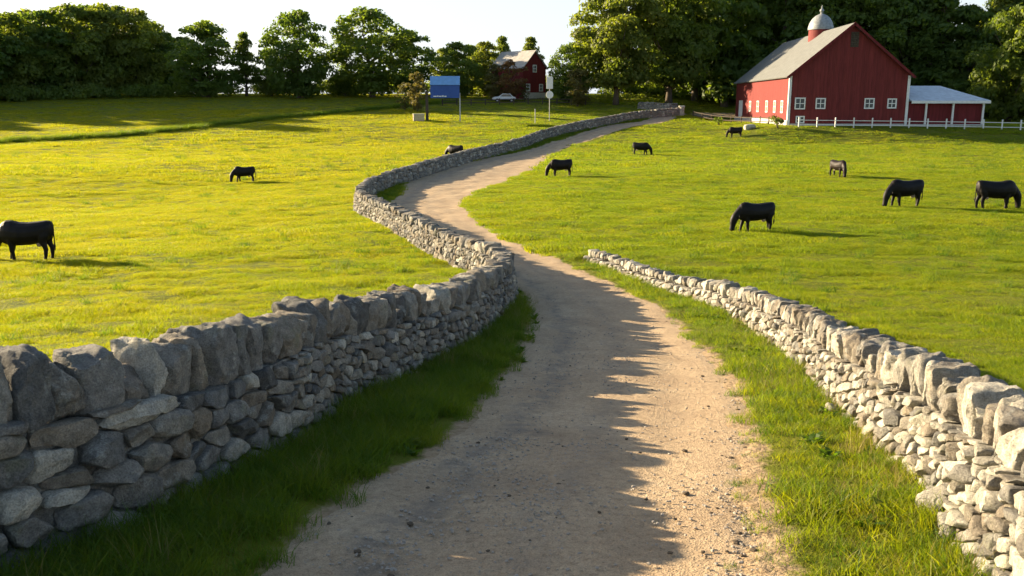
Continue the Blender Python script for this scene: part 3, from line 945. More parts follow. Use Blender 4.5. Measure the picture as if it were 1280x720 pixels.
# verges between the walls and the track
P = np.vstack([band(3.2, 14, 75, .75, 4), band(14, 32, 42, .3, 6)])
ok, e, a, b, D = clear_of(P, .36)
lv = (D > 0) & (a < 0)
rv = (D < 0) & ((b > 0) | (P[:, 1] > 24)) & (e < 3.2)
cl = noise2(P[:, 0], P[:, 1], .9, 17)
edge = smooth(-.02, .55, e + .25 * noise2(P[:, 0], P[:, 1], 2.1, 18))
sel = ok & lv & (rng.random(len(P)) < edge)
put_tufts('verge_grass', P[sel], (.45 + .37 * np.clip(edge[sel], 0, 1)) * (1 + .3 * cl[sel]) * rng.uniform(.75, 1.25, sel.sum()), long_, 'long_tuft')
kk = .20 * (1 - smooth(7.2, 10, P[:, 1])); wd = smooth(-.15, .6, e - kk + .4 * noise2(P[:, 0], P[:, 1], 1.3, 19))
nearwall = 1 - smooth(.3, .8, np.abs(b))
sel = ok & rv & (rng.random(len(P)) < .05 + .95 * wd)
put_tufts('verge_grass', P[sel], (.38 + .46 * wd[sel] + .3 * nearwall[sel]) * (1 + .5 * cl[sel]) * rng.uniform(.7, 1.3, sel.sum()), mown, 'verge_tuft')
# farther verge strip under the far reach of the wall
P = band(30, 150, 5, .25, 2)
ok, e, a, b, D = clear_of(P, .4)
sel = ok & (D > 0) & (a < 0)
put_tufts('verge_grass', P[sel], rng.uniform(.8, 1.5, sel.sum()), long_, 'long_tuft')
# dry stalks and broad leaved weeds along the wall feet
P = np.vstack([band(3.2, 24, 9, .7, 4)])
ok, e, a, b, D = clear_of(P, .38)
sel = ok & ((np.abs(a) < 1.3) & (a < 0) | (np.abs(b) < .7)) & (rng.random(len(P)) < .5)
put_tufts('dry_grass', P[sel], rng.uniform(.5, 1.1, sel.sum()), dry, 'dry_tuft')
P = np.vstack([band(3.2, 24, 8, .7, 4)])
ok, e, a, b, D = clear_of(P, .38)
sel = ok & (D > 0) & (a < 0) & (rng.random(len(P)) < .6) | ok & (D < 0) & (b > 0) & (b < 1.2) & (rng.random(len(P)) < .4)
put_tufts('weeds', P[sel], rng.uniform(.4, 1.0, sel.sum()), weeds, 'weed')
# line of rank grass on the bank across the left field
bank = np.array([at(-60, 183), at(0, 179), at(80, 174.5), at(160, 169), at(240, 161), at(320, 151.5), at(420, 142), at(510, 133), at(570, 128.5)])
bp = Path(bank, .5)
q = rng.uniform(0, bp.L, 1500); B = bp(q) + bp.nrm(q) * rng.normal(0, .55, len(q))[:, None]
put_tufts('bank_grass', B, rng.uniform(1.6, 3.2, len(q)), long_, 'long_tuft')

def pebble_mesh(seed, mat, n=3):
    P, F = rocks(np.array([[1, .8, .55]]), seed, n, 2.6, 4, .12)
    me = bpy.data.meshes.new('pebble'); me.from_pydata([tuple(v) for v in P[0]], [], F.tolist()); me.materials.append(mat); return me
M['pebble'] = simple('gravel_stone', (.34, .30, .25), .9, .35, 3)
M['clod'] = simple('dark_clod', (.10, .075, .05), .95, .4, 8)
pb = [pebble_mesh(300 + k, M['pebble']) for k in range(4)]
P = np.vstack([band(3.2, 9, 330, .3, 2), band(9, 18, 110, .3, 2), band(18, 30, 35, .3, 2)])
e, D, q = road_edge(P[:, 0], P[:, 1])
u = D / np.interp(q, RD.s, RD.C[:, 2])
pr = .25 + .75 * np.exp(-((u - .55) / .16) ** 2) + .5 * np.exp(-((u - 0) / .2) ** 2) + .7 * smooth(-.9, -1.05, u)
sel = (e < .35) & (rng.random(len(P)) < pr * (.35 + .8 * (noise2(P[:, 0], P[:, 1], 1.2, 44) > -.1)))
put_tufts('gravel', P[sel], .006 + .012 * rng.random(sel.sum()) ** 2.5, pb, 'pebble', .008)
cb = [pebble_mesh(320 + k, M['clod']) for k in range(3)]
P = np.vstack([band(3.2, 9, 34, .3, 2), band(9, 20, 9, .3, 2)])
e, D, q = road_edge(P[:, 0], P[:, 1])
u = D / np.interp(q, RD.s, RD.C[:, 2])
sel = (e < .6) & (rng.random(len(P)) < .07 + 1.2 * np.exp(-((u + 1.1) / .16) ** 2))
put_tufts('dirt_clods', P[sel], .010 + .022 * rng.random(sel.sum()) ** 2, cb, 'clod', .008, .7)

# single stones that have fallen from the right wall
for (px, py, sx, sy, sz, lab) in ((1192, 668, .17, .11, .07, 'flat pale rock fallen in the grass at the foot of the sunlit wall'),
                                  (1170, 642, .16, .15, .13, 'square whitish block leaning on the foot of the sunlit wall'),
                                  (1040, 516, .09, .08, .06, 'small pale stone lying in grass below the middle of the sunlit wall')):
    x, y = at(px, py)
    Pk, F = rocks(np.array([[sx, sy, sz]]), int(px), 9, 3.5, 6, .06)
    o = new_mesh('fallen_stone', Pk[0], F, M['stone'], None, True, sharp=40)
    add_attr(o, 'tint', np.full(len(Pk[0]), .93))
    o.location = (x, y, float(H(x, y)) + sz * .6); o.rotation_euler = (.2, -.15, px * .37)
    tag(o, lab, 'stone', 'stones fallen from the sunlit wall')

# ------------------------------------------------------------------ trees
def leaf_quads(C, nrm, size, g):
    n = len(C)
    a = g.normal(size=(n, 3)); a -= nrm * (a * nrm).sum(1)[:, None]; a /= np.linalg.norm(a, axis=1)[:, None] + 1e-9
    b = np.cross(nrm, a)
    s = size * g.uniform(.6, 1.4, n)[:, None]
    k = g.uniform(.45, .8, n)[:, None]
    V = np.stack([C - a * s, C + b * s * k + nrm * s * .15, C + a * s, C - b * s * k + nrm * s * .15], 1)
    return V.reshape(-1, 3), (np.arange(n * 4).reshape(n, 4))

def crown_leaves(lobes, per_area, size, g):
    Cs, Ns = [], []
    for (c, r) in lobes:
        n = max(30, int(per_area * r.prod() ** (2 / 3) * 4 * math.pi))
        d = g.normal(size=(n, 3)); d /= np.linalg.norm(d, axis=1)[:, None]
        d[:, 2] = np.where(d[:, 2] < -.35, -d[:, 2] * g.random(n), d[:, 2])
        rr = np.where(g.random(n) < .75, g.normal(.96, .10, n), g.uniform(.45, .95, n))
        lump = 1 + .20 * noise3(d * 2.6 + c, 9)
        Cs.append(c + d * r * (rr * lump)[:, None])
        nn = d + g.normal(size=(n, 3)) * .55; Ns.append(nn / np.linalg.norm(nn, axis=1)[:, None])
    return leaf_quads(np.vstack(Cs), np.vstack(Ns), size, g)

def make_tree(seed, h, rad, base, mat, style='round', leaf=.30, dens=5.0, nl=44):
    """Empty > trunk (with limbs), crown"""
    g = np.random.default_rng(seed)
    lobes = []
    for k in range(nl):
        t = (k + .5) / nl; t = t + g.normal() * .04; t = min(max(t, .02), .985)
        z = base * h + (h - base * h) * t
        if style == 'round': env = rad * (math.sin(math.pi * (t * .86 + .11)) ** .6)
        elif style == 'tall': env = rad * (1 - .55 * t) * (math.sin(math.pi * min(1, t * .8 + .2)) ** .35)
        else: env = rad * (math.sin(math.pi * (t ** 1.25 * .84 + .12)) ** .75)
        a = k * 2.39996 + g.normal() * .35
        q = env * (g.uniform(.62, 1.0) if k % 4 else g.uniform(0, .5))
        lr = rad * g.uniform(.24, .38) * (1.0 - .30 * t)
        q = max(0, q - lr * .62)
        lobes.append((np.array([q * math.cos(a), q * math.sin(a), min(z, h - lr * .65)]), np.array([lr, lr, lr * g.uniform(.62, .9)])))
    V, F = crown_leaves(lobes, dens, leaf, g)
    root = empty('tree')
    tr = MB()
    lean = g.normal(size=2) * .03 * h
    tp = [(lean[0] * (z / h) ** 2 * 2, lean[1] * (z / h) ** 2 * 2, z) for z in np.linspace(-.4, h * .8, 9)]
    r0 = h * .022
    tr.tube(tp, [r0 * (1.5 if i == 0 else 1.15 if i == 1 else 1) * (1 - .85 * i / 8) for i in range(9)], 9)
    for (c, r) in lobes[::2]:
        z0 = max(base * h * .75, c[2] - np.hypot(c[0], c[1]) * .9) * .9
        z0 = min(z0, h * .7)
        f = z0 / h
        p0 = np.array([lean[0] * f * f * 2, lean[1] * f * f * 2, z0])
        m1 = p0 * .55 + c * .45 + np.array([0, 0, -.05 * h * g.random()])
        rr = r0 * (.42 * (1 - f) + .08)
        tr.tube([p0, m1, c * .97], [rr, rr * .65, rr * .25], 6)
    tk = tr.build('trunk', M['bark'], root, True)
    cr = new_mesh('crown', V, F, mat, root)
    root['_h'] = h; root['_r'] = rad
    return root

P_ = dict(
    broadA=make_tree(1, 16, 7.0, .04, M['leaf_mid'], 'round', .30, 5.0, 58),
    broadB=make_tree(2, 16, 6.4, .03, M['leaf_dark'], 'round', .30, 5.0, 58),
    openA=make_tree(3, 16, 7.2, .05, M['leaf_mid'], 'open', .30, 4.4, 48),
    tallA=make_tree(4, 22, 6.2, .14, M['leaf_dark'], 'tall', .34, 4.6, 64),
    tallB=make_tree(5, 22, 6.6, .20, M['leaf_mid'], 'tall', .34, 4.2, 58),
    denseA=make_tree(6, 18, 6.4, .04, M['leaf_dark'], 'round', .33, 5.0, 62),
    bigA=make_tree(7, 23, 10.0, .16, M['leaf_mid'], 'open', .34, 4.8, 74),
    olive=make_tree(8, 10, 4.6, .08, M['leaf_olive'], 'round', .28, 5.5, 34),
    small=make_tree(9, 6, 2.4, .10, M['leaf_olive'], 'round', .20, 7, 22),
    russet=make_tree(10, 7, 3.2, .12, M['leaf_russet'], 'open', .22, 6.5, 26),
)
_used = set()
def tree(proto, px, Y, top, label, wide=1.0, group=None, name='tree', x=None, h=None):
    src = P_[proto]
    o = src if proto not in _used else copy_tree(src)
    _used.add(proto)
    X = x if x is not None else x_at(px, Y)
    z = float(H(X, Y))
    hh = h if h is not None else top_z(px, top, Y) - z
    k = hh / src['_h']
    o.name = name
    o.location = (X, Y, z - .05)
    o.rotation_euler = (0, 0, rng.uniform(0, 6.28))
    kw = k * wide * rng.uniform(.94, 1.06)
    o.scale = (kw, kw, k)
    return tag(o, label, 'tree', group)

GL = 'trees of the dark wood beyond the left field'
LF = 'leafy tree in the solid dark wood beyond the shaded left field'
LB = 'tree half hidden behind the front row of the left wood'
# left wood, front row
for px, Y, top, pr, w in ((-75, 170, -6, 'denseA', 1.1), (-22, 178, 8, 'broadB', 1.15), (22, 184, 17, 'broadA', 1.05), (62, 188, 13, 'denseA', 1.1), (100, 192, 6, 'broadA', 1.1),
                          (137, 196, 5, 'broadB', 1.1), (172, 198, 12, 'broadA', 1.05), (208, 204, 40, 'denseA', 1.15)):
    tree(pr, px, Y, top, LF, w, GL)
for px, Y, top, pr, w in ((-48, 196, 12, 'broadB', 1.1), (2, 202, 14, 'denseA', 1.1), (44, 204, 12, 'broadB', 1.1), (84, 208, 10, 'tallB', 1.2), (120, 212, 6, 'denseA', 1.1), (157, 214, 9, 'tallB', 1.2), (190, 218, 26, 'broadB', 1.1), (232, 217, 46, 'denseA', 1.2)):
    tree(pr, px, Y, top, LB, w, GL)
# beyond the left edge: they throw the long shade on the field
for X_, Y_, h_ in ((-124, 184, 18), (-136, 178, 18), (-118, 196, 18), (-132, 196, 18), (-148, 172, 18), (-146, 188, 18), (-110, 206, 17), (-128, 210, 18), (-144, 206, 18), (-160, 180, 18), (-158, 198, 18), (-126, 172, 17), (-138, 166, 17)):
    tree('denseA' if Y_ % 2 else 'broadB', 0, Y_, 0, LF, 1.15, GL, x=X_, h=h_)
tree('broadB', 262, 190, 27, 'round dark tree with a domed top standing right of the left wood', 1.3)
tree('tallB', 309, 196, 41, 'slim tree in the gap between two round crowned trees', 1.0)
tree('denseA', 340, 196, 60, 'low bushy tree at the left foot of the broad two topped tree', 1.2)
tree('broadA', 374, 188, 14, 'broad tree with a knobbly raised top left of the largest field tree', 1.12)
tree('openA', 466, 190, 12, 'large spreading tree with an open airy top beyond the blue billboard', 1.25)
tree('broadB', 512, 196, 38, 'dark rounded tree leaning out beside the large airy topped tree', 1.25)
tree('openA', 432, 194, 44, 'yellow green tree below and left of the large airy topped tree', .9)
tree('broadA', 574, 188, 53, 'bright rounded tree standing right behind the blue billboard', 1.05)
tree('denseA', 556, 202, 60, 'dark bushy tree filling the gap above the blue billboard', 1.15)
tree('denseA', 590, 206, 56, 'dark bushy tree left of the far red building behind the bright rounded one', 1.1)
tree('denseA', 606, 194, 52, 'dark tree between the blue billboard and the farm house', 1.0)
tree('tallB', 628, 235, 46, 'pale distant tree above the left end of the far white roof', 1.1)
tree('tallB', 663, 240, 47, 'distant tree rising behind the far red building with the white roof', 1.3)
tree('broadB', 600, 230, 60, 'distant low tree seen between the rounded trees and the far red building', 1.1)
tree('broadA', 712, 176, 54, 'yellow green round tree right of the far red building', .95)
tree('olive', 722, 168, 86, 'small greyish olive tree under the yellow green round tree', 1.15)
tree('tallA', 728, 192, 34, 'darker tree behind the yellow green round tree', 1.0)
tree('bigA', 770, 172, -22, 'tall spreading tree with a forked trunk beyond the curving wall', 1.0)
tree('bigA', 836, 180, -48, 'tall leafy tree on the left edge of the wood behind the barn', .95)
tree('olive', 522, 158, 90, 'small olive green tree beside the blue billboard', .72)
tree('small', 506, 160, 103, 'little bush-like tree left of the blue billboard', 1.0)
tree('olive', 619, 181, 80, 'greyish olive tree before the left end of the far red building', .95)
tree('russet', 638, 179.5, 76, 'small brownish tree in front of the far red building', 1.2)
tree('small', 656, 178, 104, 'low yellow green tree beside the parked car', 1.0)
GR = 'trees of the tall dark wood behind the barn'
RF = 'tall dark tree in the dense wood behind the red barn'
for px, Y, top, pr, w in ((868, 192, -30, 'tallA', 1.1), (905, 188, -55, 'denseA', 1.0), (940, 194, -40, 'tallA', 1.15), (978, 190, -60, 'denseA', 1.0), (1015, 188, -45, 'tallA', 1.2), (1055, 186, -55, 'tallB', 1.15),
                          (1092, 184, -30, 'denseA', .95), (1128, 182, -40, 'tallA', 1.15), (1166, 180, -22, 'tallA', 1.2), (1206, 178, 6, 'denseA', 1.0), (1244, 178, -18, 'tallA', 1.15), (1290, 174, -40, 'denseA', 1.0), (1330, 168, -40, 'tallA', 1.1),
                          (880, 212, -30, 'denseA', 1.05), (925, 214, -30, 'tallA', 1.1), (965, 212, -40, 'denseA', 1.0), (1003, 210, -30, 'tallB', 1.1), (1045, 210, -40, 'denseA', 1.0), (1085, 206, -20, 'tallA', 1.2), (1125, 204, -30, 'denseA', 1.05),
                          (1165, 202, -12, 'tallB', 1.1), (1205, 200, 14, 'tallA', 1.2), (1240, 200, -10, 'denseA', 1.0), (1282, 196, -20, 'tallA', 1.2), (812, 206, -20, 'tallA', 1.1), (850, 208, -40, 'denseA', 1.0)):
    tree(pr, px, Y, top, RF, w, GR)
tree('broadA', 1262, 150, 8, 'sunlit yellow green tree at the right end of the wood beyond the shed', .85)
tree('broadA', 1312, 146, -10, 'yellow green tree half cut by the right border beyond the shed', .9)

def thicket(name, line, hgt, dep, mat, n, seed, label, leaf=.24):
    g = np.random.default_rng(seed); p = Path(np.array(line, float), .5)
    lobes = []
    for k in range(n):
        q = g.uniform(0, p.L); c = p(np.array([q]))[0]; nn = p.nrm(np.array([q]))[0]
        x, y = c[:2] + nn * g.normal() * dep
        r = hgt * g.uniform(.35, .75)
        lobes.append((np.array([x, y, float(H(x, y)) + r * g.uniform(.3, .8)]), np.array([r, r, r * .8])))
    V, F = crown_leaves(lobes, 3.6, leaf, g)
    o = new_mesh(name, V, F, mat)
    return tag(o, label, None, None, 'stuff')
thicket('undergrowth', [(-124, 164), (-108, 172), (-94, 180), (-80, 190), (-64, 198), (-46, 200), (-30, 196)], 3.2, 2.0, M['leaf_dark'], 150, 1, 'dark bushes filling the foot of the left wood')
thicket('undergrowth', [(-72, 196), (-50, 205), (-20, 206), (-2, 210), (16, 204)], 4.5, 2.5, M['leaf_dark'], 110, 4, 'dark bushes behind the middle trees')
thicket('undergrowth', [(20, 196), (34, 200), (50, 196), (75, 190), (100, 182), (116, 172)], 4.0, 2.5, M['leaf_dark'], 170, 2, 'dark bushes filling the foot of the wood behind the barn', .3)
thicket('undergrowth', [(10, 176), (16, 178), (24, 182), (30, 186)], 1.6, 1.2, M['leaf_mid'], 40, 3, 'low bushes below the tall trees beyond the wall', .18)

# ------------------------------------------------------------------ cows
def make_cow(mat, pose=0, seed=0):
    """head towards +x; back about 1.4 m: lofted trunk, neck, head and legs fused into one skin"""
    V, F = [], []
    def loft(st, n=14):
        """st: (x, y, z, half depth, half width, pitch of the section)"""
        b = len(V)
        for x, y, z, rd, rw, pt in st:
            for k in range(n):
                a = 2 * math.pi * k / n
                c, s_ = math.cos(a) * rd, math.sin(a) * rw
                V.append((x - c * math.sin(pt), y + s_, z + c * math.cos(pt)))
        for i in range(len(st) - 1):
            for k in range(n):
                F.append((b + i * n + k, b + i * n + (k + 1) % n, b + (i + 1) * n + (k + 1) % n, b + (i + 1) * n + k))
        F.append(tuple(b + k for k in range(n))[::-1]); F.append(tuple(b + (len(st) - 1) * n + k for k in range(n)))
    T = [(-1.03, 1.31, 1.00, .10), (-.98, 1.38, .84, .21), (-.82, 1.405, .70, .28), (-.5, 1.375, .60, .33), (-.15, 1.345, .545, .37), (.2, 1.355, .53, .37), (.48, 1.42, .52, .32), (.68, 1.42, .55, .27), (.84, 1.35, .60, .21), (.95, 1.20, .70, .14)]
    loft([(x, 0, (a + b) / 2, (a - b) / 2, w, 0) for x, a, b, w in T])
    tn = (.0, .10, -.14, .05)[pose % 4]
    loft([(.58, 0, 1.08, .31, .23, -.5), (.80, tn * .3, .99, .275, .19, -.65), (.96, tn * .7, .87, .235, .16, -.9), (1.09, tn, .76, .215, .165, -1.15), (1.17, tn * 1.2, .63, .205, .165, -1.35), (1.21, tn * 1.3, .49, .18, .14, -1.42), (1.235, tn * 1.35, .36, .15, .12, -1.45), (1.255, tn * 1.4, .24, .14, .118, -1.45), (1.265, tn * 1.4, .14, .14, .12, -1.45), (1.27, tn * 1.4, .07, .10, .09, -1.45)])
    for sg in (1, -1):
        loft([(1.08, tn + sg * .07, .80, .035, .03, 0), (1.05, tn + sg * .24, .80, .065, .04, 0), (1.03, tn + sg * .34, .77, .06, .035, 0), (1.01, tn + sg * .41, .74, .025, .02, 0)], 8)
    st = ((.06, -.05, -.10, .16), (-.08, .10, .14, -.10), (.02, -.03, .05, -.04), (.14, -.12, -.14, .10))[pose % 4]
    for sg, a in ((1, st[0]), (-1, st[1])):
        loft([(-.72, sg * .15, 1.10, .26, .13, 1.57), (-.71 + a * .1, sg * .18, .86, 0.243, 0.130, 1.57), (-.70 + a * .3, sg * .185, .66, 0.157, 0.097, 1.57), (-.79 + a * .5, sg * .18, .49, 0.104, 0.076, 1.57), (-.82 + a * .7, sg * .175, .40, 0.095, 0.071, 1.57), (-.80 + a * .9, sg * .17, .15, 0.068, 0.061, 1.57), (-.77 + a, sg * .17, .07, 0.068, 0.063, 1.57), (-.75 + a, sg * .17, .0, 0.083, 0.071, 1.57)], 10)
    for sg, a in ((1, st[2]), (-1, st[3])):
        loft([(.52, sg * .15, .95, 0.194, 0.119, 1.57), (.53 + a * .1, sg * .17, .68, 0.140, 0.097, 1.57), (.54 + a * .4, sg * .17, .52, 0.104, 0.083, 1.57), (.56 + a * .6, sg * .17, .34, 0.090, 0.078, 1.57), (.555 + a * .8, sg * .165, .26, 0.073, 0.063, 1.57), (.55 + a, sg * .165, .11, 0.067, 0.061, 1.57), (.57 + a, sg * .165, .05, 0.068, 0.063, 1.57), (.58 + a, sg * .165, .0, 0.081, 0.071, 1.57)], 10)
    loft([(-.97, 0, 1.27, .05, .05, 1.2), (-1.04, .0, 1.16, .036, .036, 1.5), (-1.055, .01, .9, .028, .028, 1.57), (-1.05, .02, .62, .028, .028, 1.57), (-1.05, .02, .50, .05, .045, 1.57), (-1.05, .02, .36, .022, .022, 1.57)], 8)
    me = bpy.data.meshes.new('cow'); me.from_pydata(V, [], F)
    o = bpy.data.objects.new('cow', me); COL.objects.link(o)
    rm = o.modifiers.new('fuse', 'REMESH'); rm.mode = 'VOXEL'; rm.voxel_size = .026
    sm = o.modifiers.new('ease', 'SMOOTH'); sm.iterations = 4; sm.factor = .5
    dg = bpy.context.evaluated_depsgraph_get(); dg.update()
    nm = bpy.data.meshes.new_from_object(o.evaluated_get(dg))
    bpy.data.objects.remove(o); bpy.data.meshes.remove(me)
    nm.name = 'cow'; nm.materials.clear(); nm.materials.append(mat)
    co = np.empty(len(nm.vertices) * 3, np.float32); nm.vertices.foreach_get('co', co); co = co.reshape(-1, 3)
    co[:, 0] *= .89; co[:, 2] -= co[:, 2].min(); nm.vertices.foreach_set('co', co.ravel())
    nm.polygons.foreach_set('use_smooth', np.ones(len(nm.polygons), bool)); nm.update()
    root = bpy.data.objects.new('cow', nm); COL.objects.link(root)
    u = MB(); u.lathe([(.03, -.10), (.08, -.08), (.11, 0), (.08, .08)], 12, (-.42, 0, .58))
    u.build('udder', M['udder'], root, True)
    return root
cow_src = [make_cow(M['hide_black'], 0), make_cow(M['hide_black'], 1), make_cow(M['hide_brown'], 2), make_cow(M['hide_black'], 3)]
_cow_used = set()
def cow(k, px, py, hpx, heading, label):
    o = cow_src[k] if k not in _cow_used else copy_tree(cow_src[k])
    _cow_used.add(k)
    x, y = at(px, py)
    dist = math.hypot(y, CAM_Z) 
    hm = hpx / FPX * y * 1.0
    s = hm / 1.40
    o.location = (x, y, float(H(x, y)) - .015); o.rotation_euler = (0, 0, R(heading)); o.scale = (s, s, s)
    tag(o, label, 'cow', 'black cattle grazing in the pastures')
    print('cow', px, py, 'dist', round(y, 1), 'scale', round(s, 2))
cow(0, 36, 325, 51, 184, 'large black cow grazing head down at the left border of the left pasture')
cow(1, 306, 228, 20, 188, 'small black cow grazing alone in the middle of the left pasture')
cow(3, 569, 198.5, 17, 150, 'dark cow half hidden behind the far reach of the stone wall')
cow(2, 701, 221, 22, 195, 'brown backed cow grazing close to the bend of the track')
cow(1, 801, 194, 16, -20, 'black cow below the gateway, facing away from the track with lowered head')
cow(2, 919, 172, 13, 186, 'small dark brown cow nearest the barn fence')
cow(2, 1047, 221, 21, -72, 'brownish cow seen almost end on below the barn')
cow(0, 943, 290, 38, 191, 'black cow grazing nearest the tumbled right wall')
cow(3, 1130, 259, 35, 190, 'black cow with humped shoulder grazing, second from the right border')
cow(1, 1243, 262, 37, -4, 'black cow at the right border facing right with its head down')

# ------------------------------------------------------------------ red barn
barn = tag(empty('barn', (38.45, 125.0, PAD_Z + .1), -.065), 'big red gabled barn with pale roof and domed cupola in front of the wood', 'barn')
BW, BL, BE, BP = 16.15, 40.0, 6.8, 13.5
w = MB(); th = .25
w.prism([(0, -1.2), (BW, -1.2), (BW, BE), (BW / 2, BP - .15), (0, BE)], 'y', 0, th)
w.prism([(0, -1.2), (BW, -1.2), (BW, BE), (BW / 2, BP - .15), (0, BE)], 'y', BL - th, BL)
w.box((th / 2, BL / 2, BE / 2 - .6), (th, BL - 2 * th - .004, BE + 1.2)); w.box((BW - th / 2, BL / 2, BE / 2 - .6), (th, BL - 2 * th - .004, BE + 1.2))
w.build('wall', M['red'], barn)
rf = MB()
sl = math.atan2(BP - BE, BW / 2)
for sg in (-1, 1):
    ov = .55
    e0 = np.array([BW / 2 + sg * (BW / 2 + ov * math.cos(sl)), BE - ov * math.sin(sl)]); pk = np.array([BW / 2, BP])
    nn = np.array([sg * math.sin(sl), math.cos(sl)]) * .16
    poly = [tuple(e0), tuple(pk), tuple(pk + np.array([0, .16 / math.cos(sl)])), tuple(e0 + nn)]
    rf.prism(poly if sg > 0 else poly[::-1], 'y', -.55, BL + .5)
roof = rf.build('roof', M['barn_roof'], barn)
for xx, xo in ((.10, -.04), (BW - .10, BW + .04)):
    tr = MB(); tr.prism([(xo - .04 if xo < 0 else xx - .17, -.07), (xo - .04 if xo < 0 else xx - .17, -.003), (xo - .04 if xo < 0 else xo - .037, -.003), (xo - .04 if xo < 0 else xo - .037, .32), (xo + .037 if xo < 0 else xo + .04, .32), (xo + .037 if xo < 0 else xo + .04, -.003), (xx + .17 if xo < 0 else xo + .04, -.003), (xx + .17 if xo < 0 else xo + .04, -.07)][::-1], 'z', -.7, BE - .1)
    tr.build('corner_board', M['white'], barn)
tr = MB()
for sg in (-1, 1):
    a0 = (BW / 2 + sg * (BW / 2 + .42), -.60, BE - .42 * math.tan(sl) - .10); a1 = (BW / 2, -.60, BP - .10)
    Mx = Matrix.Rotation(-sg * -sl if False else 0, 4, 'Y')
    L_ = math.hypot(a1[0] - a0[0], a1[2] - a0[2]) + .25; mid_ = ((a0[0] + a1[0]) / 2, -.59, (a0[2] + a1[2]) / 2 + .13)
    tr.box(mid_, (L_, .05, .34), 0, Matrix.Rotation(sg * sl, 3, 'Y'))
tr.build('barge_board', M['red_dark'], barn)
def window(parent, x, z, wd, hg, y=0.0, panes=2, side=False, name='window', panel=None):
    """frame proud of the wall, dark pane set in, glazing bars as part of the frame"""
    f = MB(); t_ = .16
    def B(u, v, du, dv, d0, d1):
        if side: f.box((y - (d0 + d1) / 2, u, v), (d1 - d0, du, dv))
        else: f.box((u, y - (d0 + d1) / 2, v), (du, d1 - d0, dv))
    B(x, z + hg / 2 - t_ / 2, wd, t_, .005, .10); B(x, z - hg / 2 + t_ / 2, wd, t_, .005, .10)
    B(x - wd / 2 + t_ / 2, z, t_, hg - 2 * t_ - .004, .005, .09); B(x + wd / 2 - t_ / 2, z, t_, hg - 2 * t_ - .004, .005, .09)
    if panes:
        B(x, z, .09, hg - 2 * t_ - .01, .03, .075); B(x, z, wd - 2 * t_ - .01, .09, .028, .07)
    fr = f.build(name, M['white'], parent)
    g_ = MB()
    if side: g_.box((y - .02, x, z), (.03, wd - 2 * t_, hg - 2 * t_))
    else: g_.box((x, y - .02, z), (wd - 2 * t_, .03, hg - 2 * t_))
    g_.build('pane', panel or M['glass'], fr)
    return fr
for x_, w_, h_ in ((1.55, 1.45, 1.6), (4.35, 1.35, 1.5), (10.95, 1.35, 1.45), (14.0, 1.25, 1.35)):
    window(barn, x_, 2.95, w_, h_)
window(barn, 1.7, .75, 1.2, 1.0)
lv = MB(); lv.box((8.35, -.03, 11.5), (1.05, .07, 2.0)); 
for k in range(7): lv.box((8.35, -.085, 10.7 + k * .27), (.85, .05, .10), 0, Matrix.Rotation(.5, 3, 'X'))
lv.build('louvre', M['wood_dark'], barn)
for l_, w_ in ((3.6, 2.0), (8.2, 2.0), (13.6, 2.2), (20.2, 2.4), (26.4, 2.2)):
    window(barn, l_, 2.5, w_ * .7, 1.75, 0.0, 2, True, 'window', M['pale_red'])  # long side windows get pale red panes instead of dark glass
window(barn, 34.8, 1.75, 3.2, 3.5, 0.0, 0, True, 'door', M['white'])
ft = MB(); ft.box((-.08, BL / 2, .0), (.16, BL, 1.3)); ft.box((BW / 2, -.07, -.25), (BW - .7, .13, .9))
ft.build('foundation', M['concrete'], barn)
cu = MB(); cx_, cy_ = BW / 2, 16.5
cu.lathe([(1.75, BP - 1.6), (1.75, BP + .55), (1.7, BP + .6)], 20, (cx_, cy_, 0))
drum = cu.build('cupola', M['red'], barn, True, 40)
d_ = MB(); d_.lathe([(1.88, 0), (1.92, .22), (1.86, .5), (1.7, 1.05), (1.35, 1.65), (.85, 2.12), (.3, 2.36), (.18, 2.42)], 24, (cx_, cy_, BP + .55))
d_.build('dome', M['dome'], drum, True, 50)
d_ = MB(); d_.lathe([(.2, 0), (.22, .3), (.36, .42), (.3, .62), (.12, .75), (.06, 1.15), (.01, 1.3)], 12, (cx_, cy_, BP + 2.94))
d_.build('finial', M['dome'], drum, True, 50)

# open shed leaning against the barn's far side of the gable
shed = tag(empty('shed', (54.72, 123.9, PAD_Z), -.03), 'low open red shed with pale metal roof and white posts against the barn', 'shed')
SW_, SD = 10.4, 13.0
m_ = MB()
m_.box((SW_ / 2, .35, 1.55), (SW_ - .1, .15, 3.4)); m_.box((SW_ - .25, SD / 2 + .1, 1.55), (.15, SD - .62, 3.4)); m_.box((SW_ / 2, SD - .2, 1.55), (SW_ - .7, .15, 3.4))
m_.build('wall', M['red_dark'], shed)
r_h, r_e = 5.55, 3.45
A0, A1, B1, B0 = (.12, -.5, r_e), (SW_ + .45, -.5, r_e), (SW_ + .45, SD + .4, r_e), (.12, SD + .4, r_e)
R0, R1 = (.12, SD / 2, r_h), (SW_ - 3.6, SD / 2, r_h)
m_ = MB(); dn = lambda p: (p[0], p[1], p[2] - .14)
vs = [A0, A1, B1, B0, R0, R1]; vs += [dn(p) for p in vs]
m_.add(vs, [(0, 1, 5, 4), (1, 2, 5), (2, 3, 4, 5), (0, 4, 3), (7, 6, 10, 11), (8, 7, 11), (9, 8, 11, 10), (6, 9, 10), (0, 6, 7, 1), (1, 7, 8, 2), (2, 8, 9, 3), (3, 9, 6, 0)])
m_.build('roof', M['shed_roof'], shed)
m_ = MB(); m_.box((SW_ / 2 + .28, -.53, r_e - .22), (SW_ + .3, .06, .34)); m_.box((SW_ + .48, SD / 2, r_e - .22), (.06, SD + .8, .34))
m_.build('fascia', M['white'], shed)
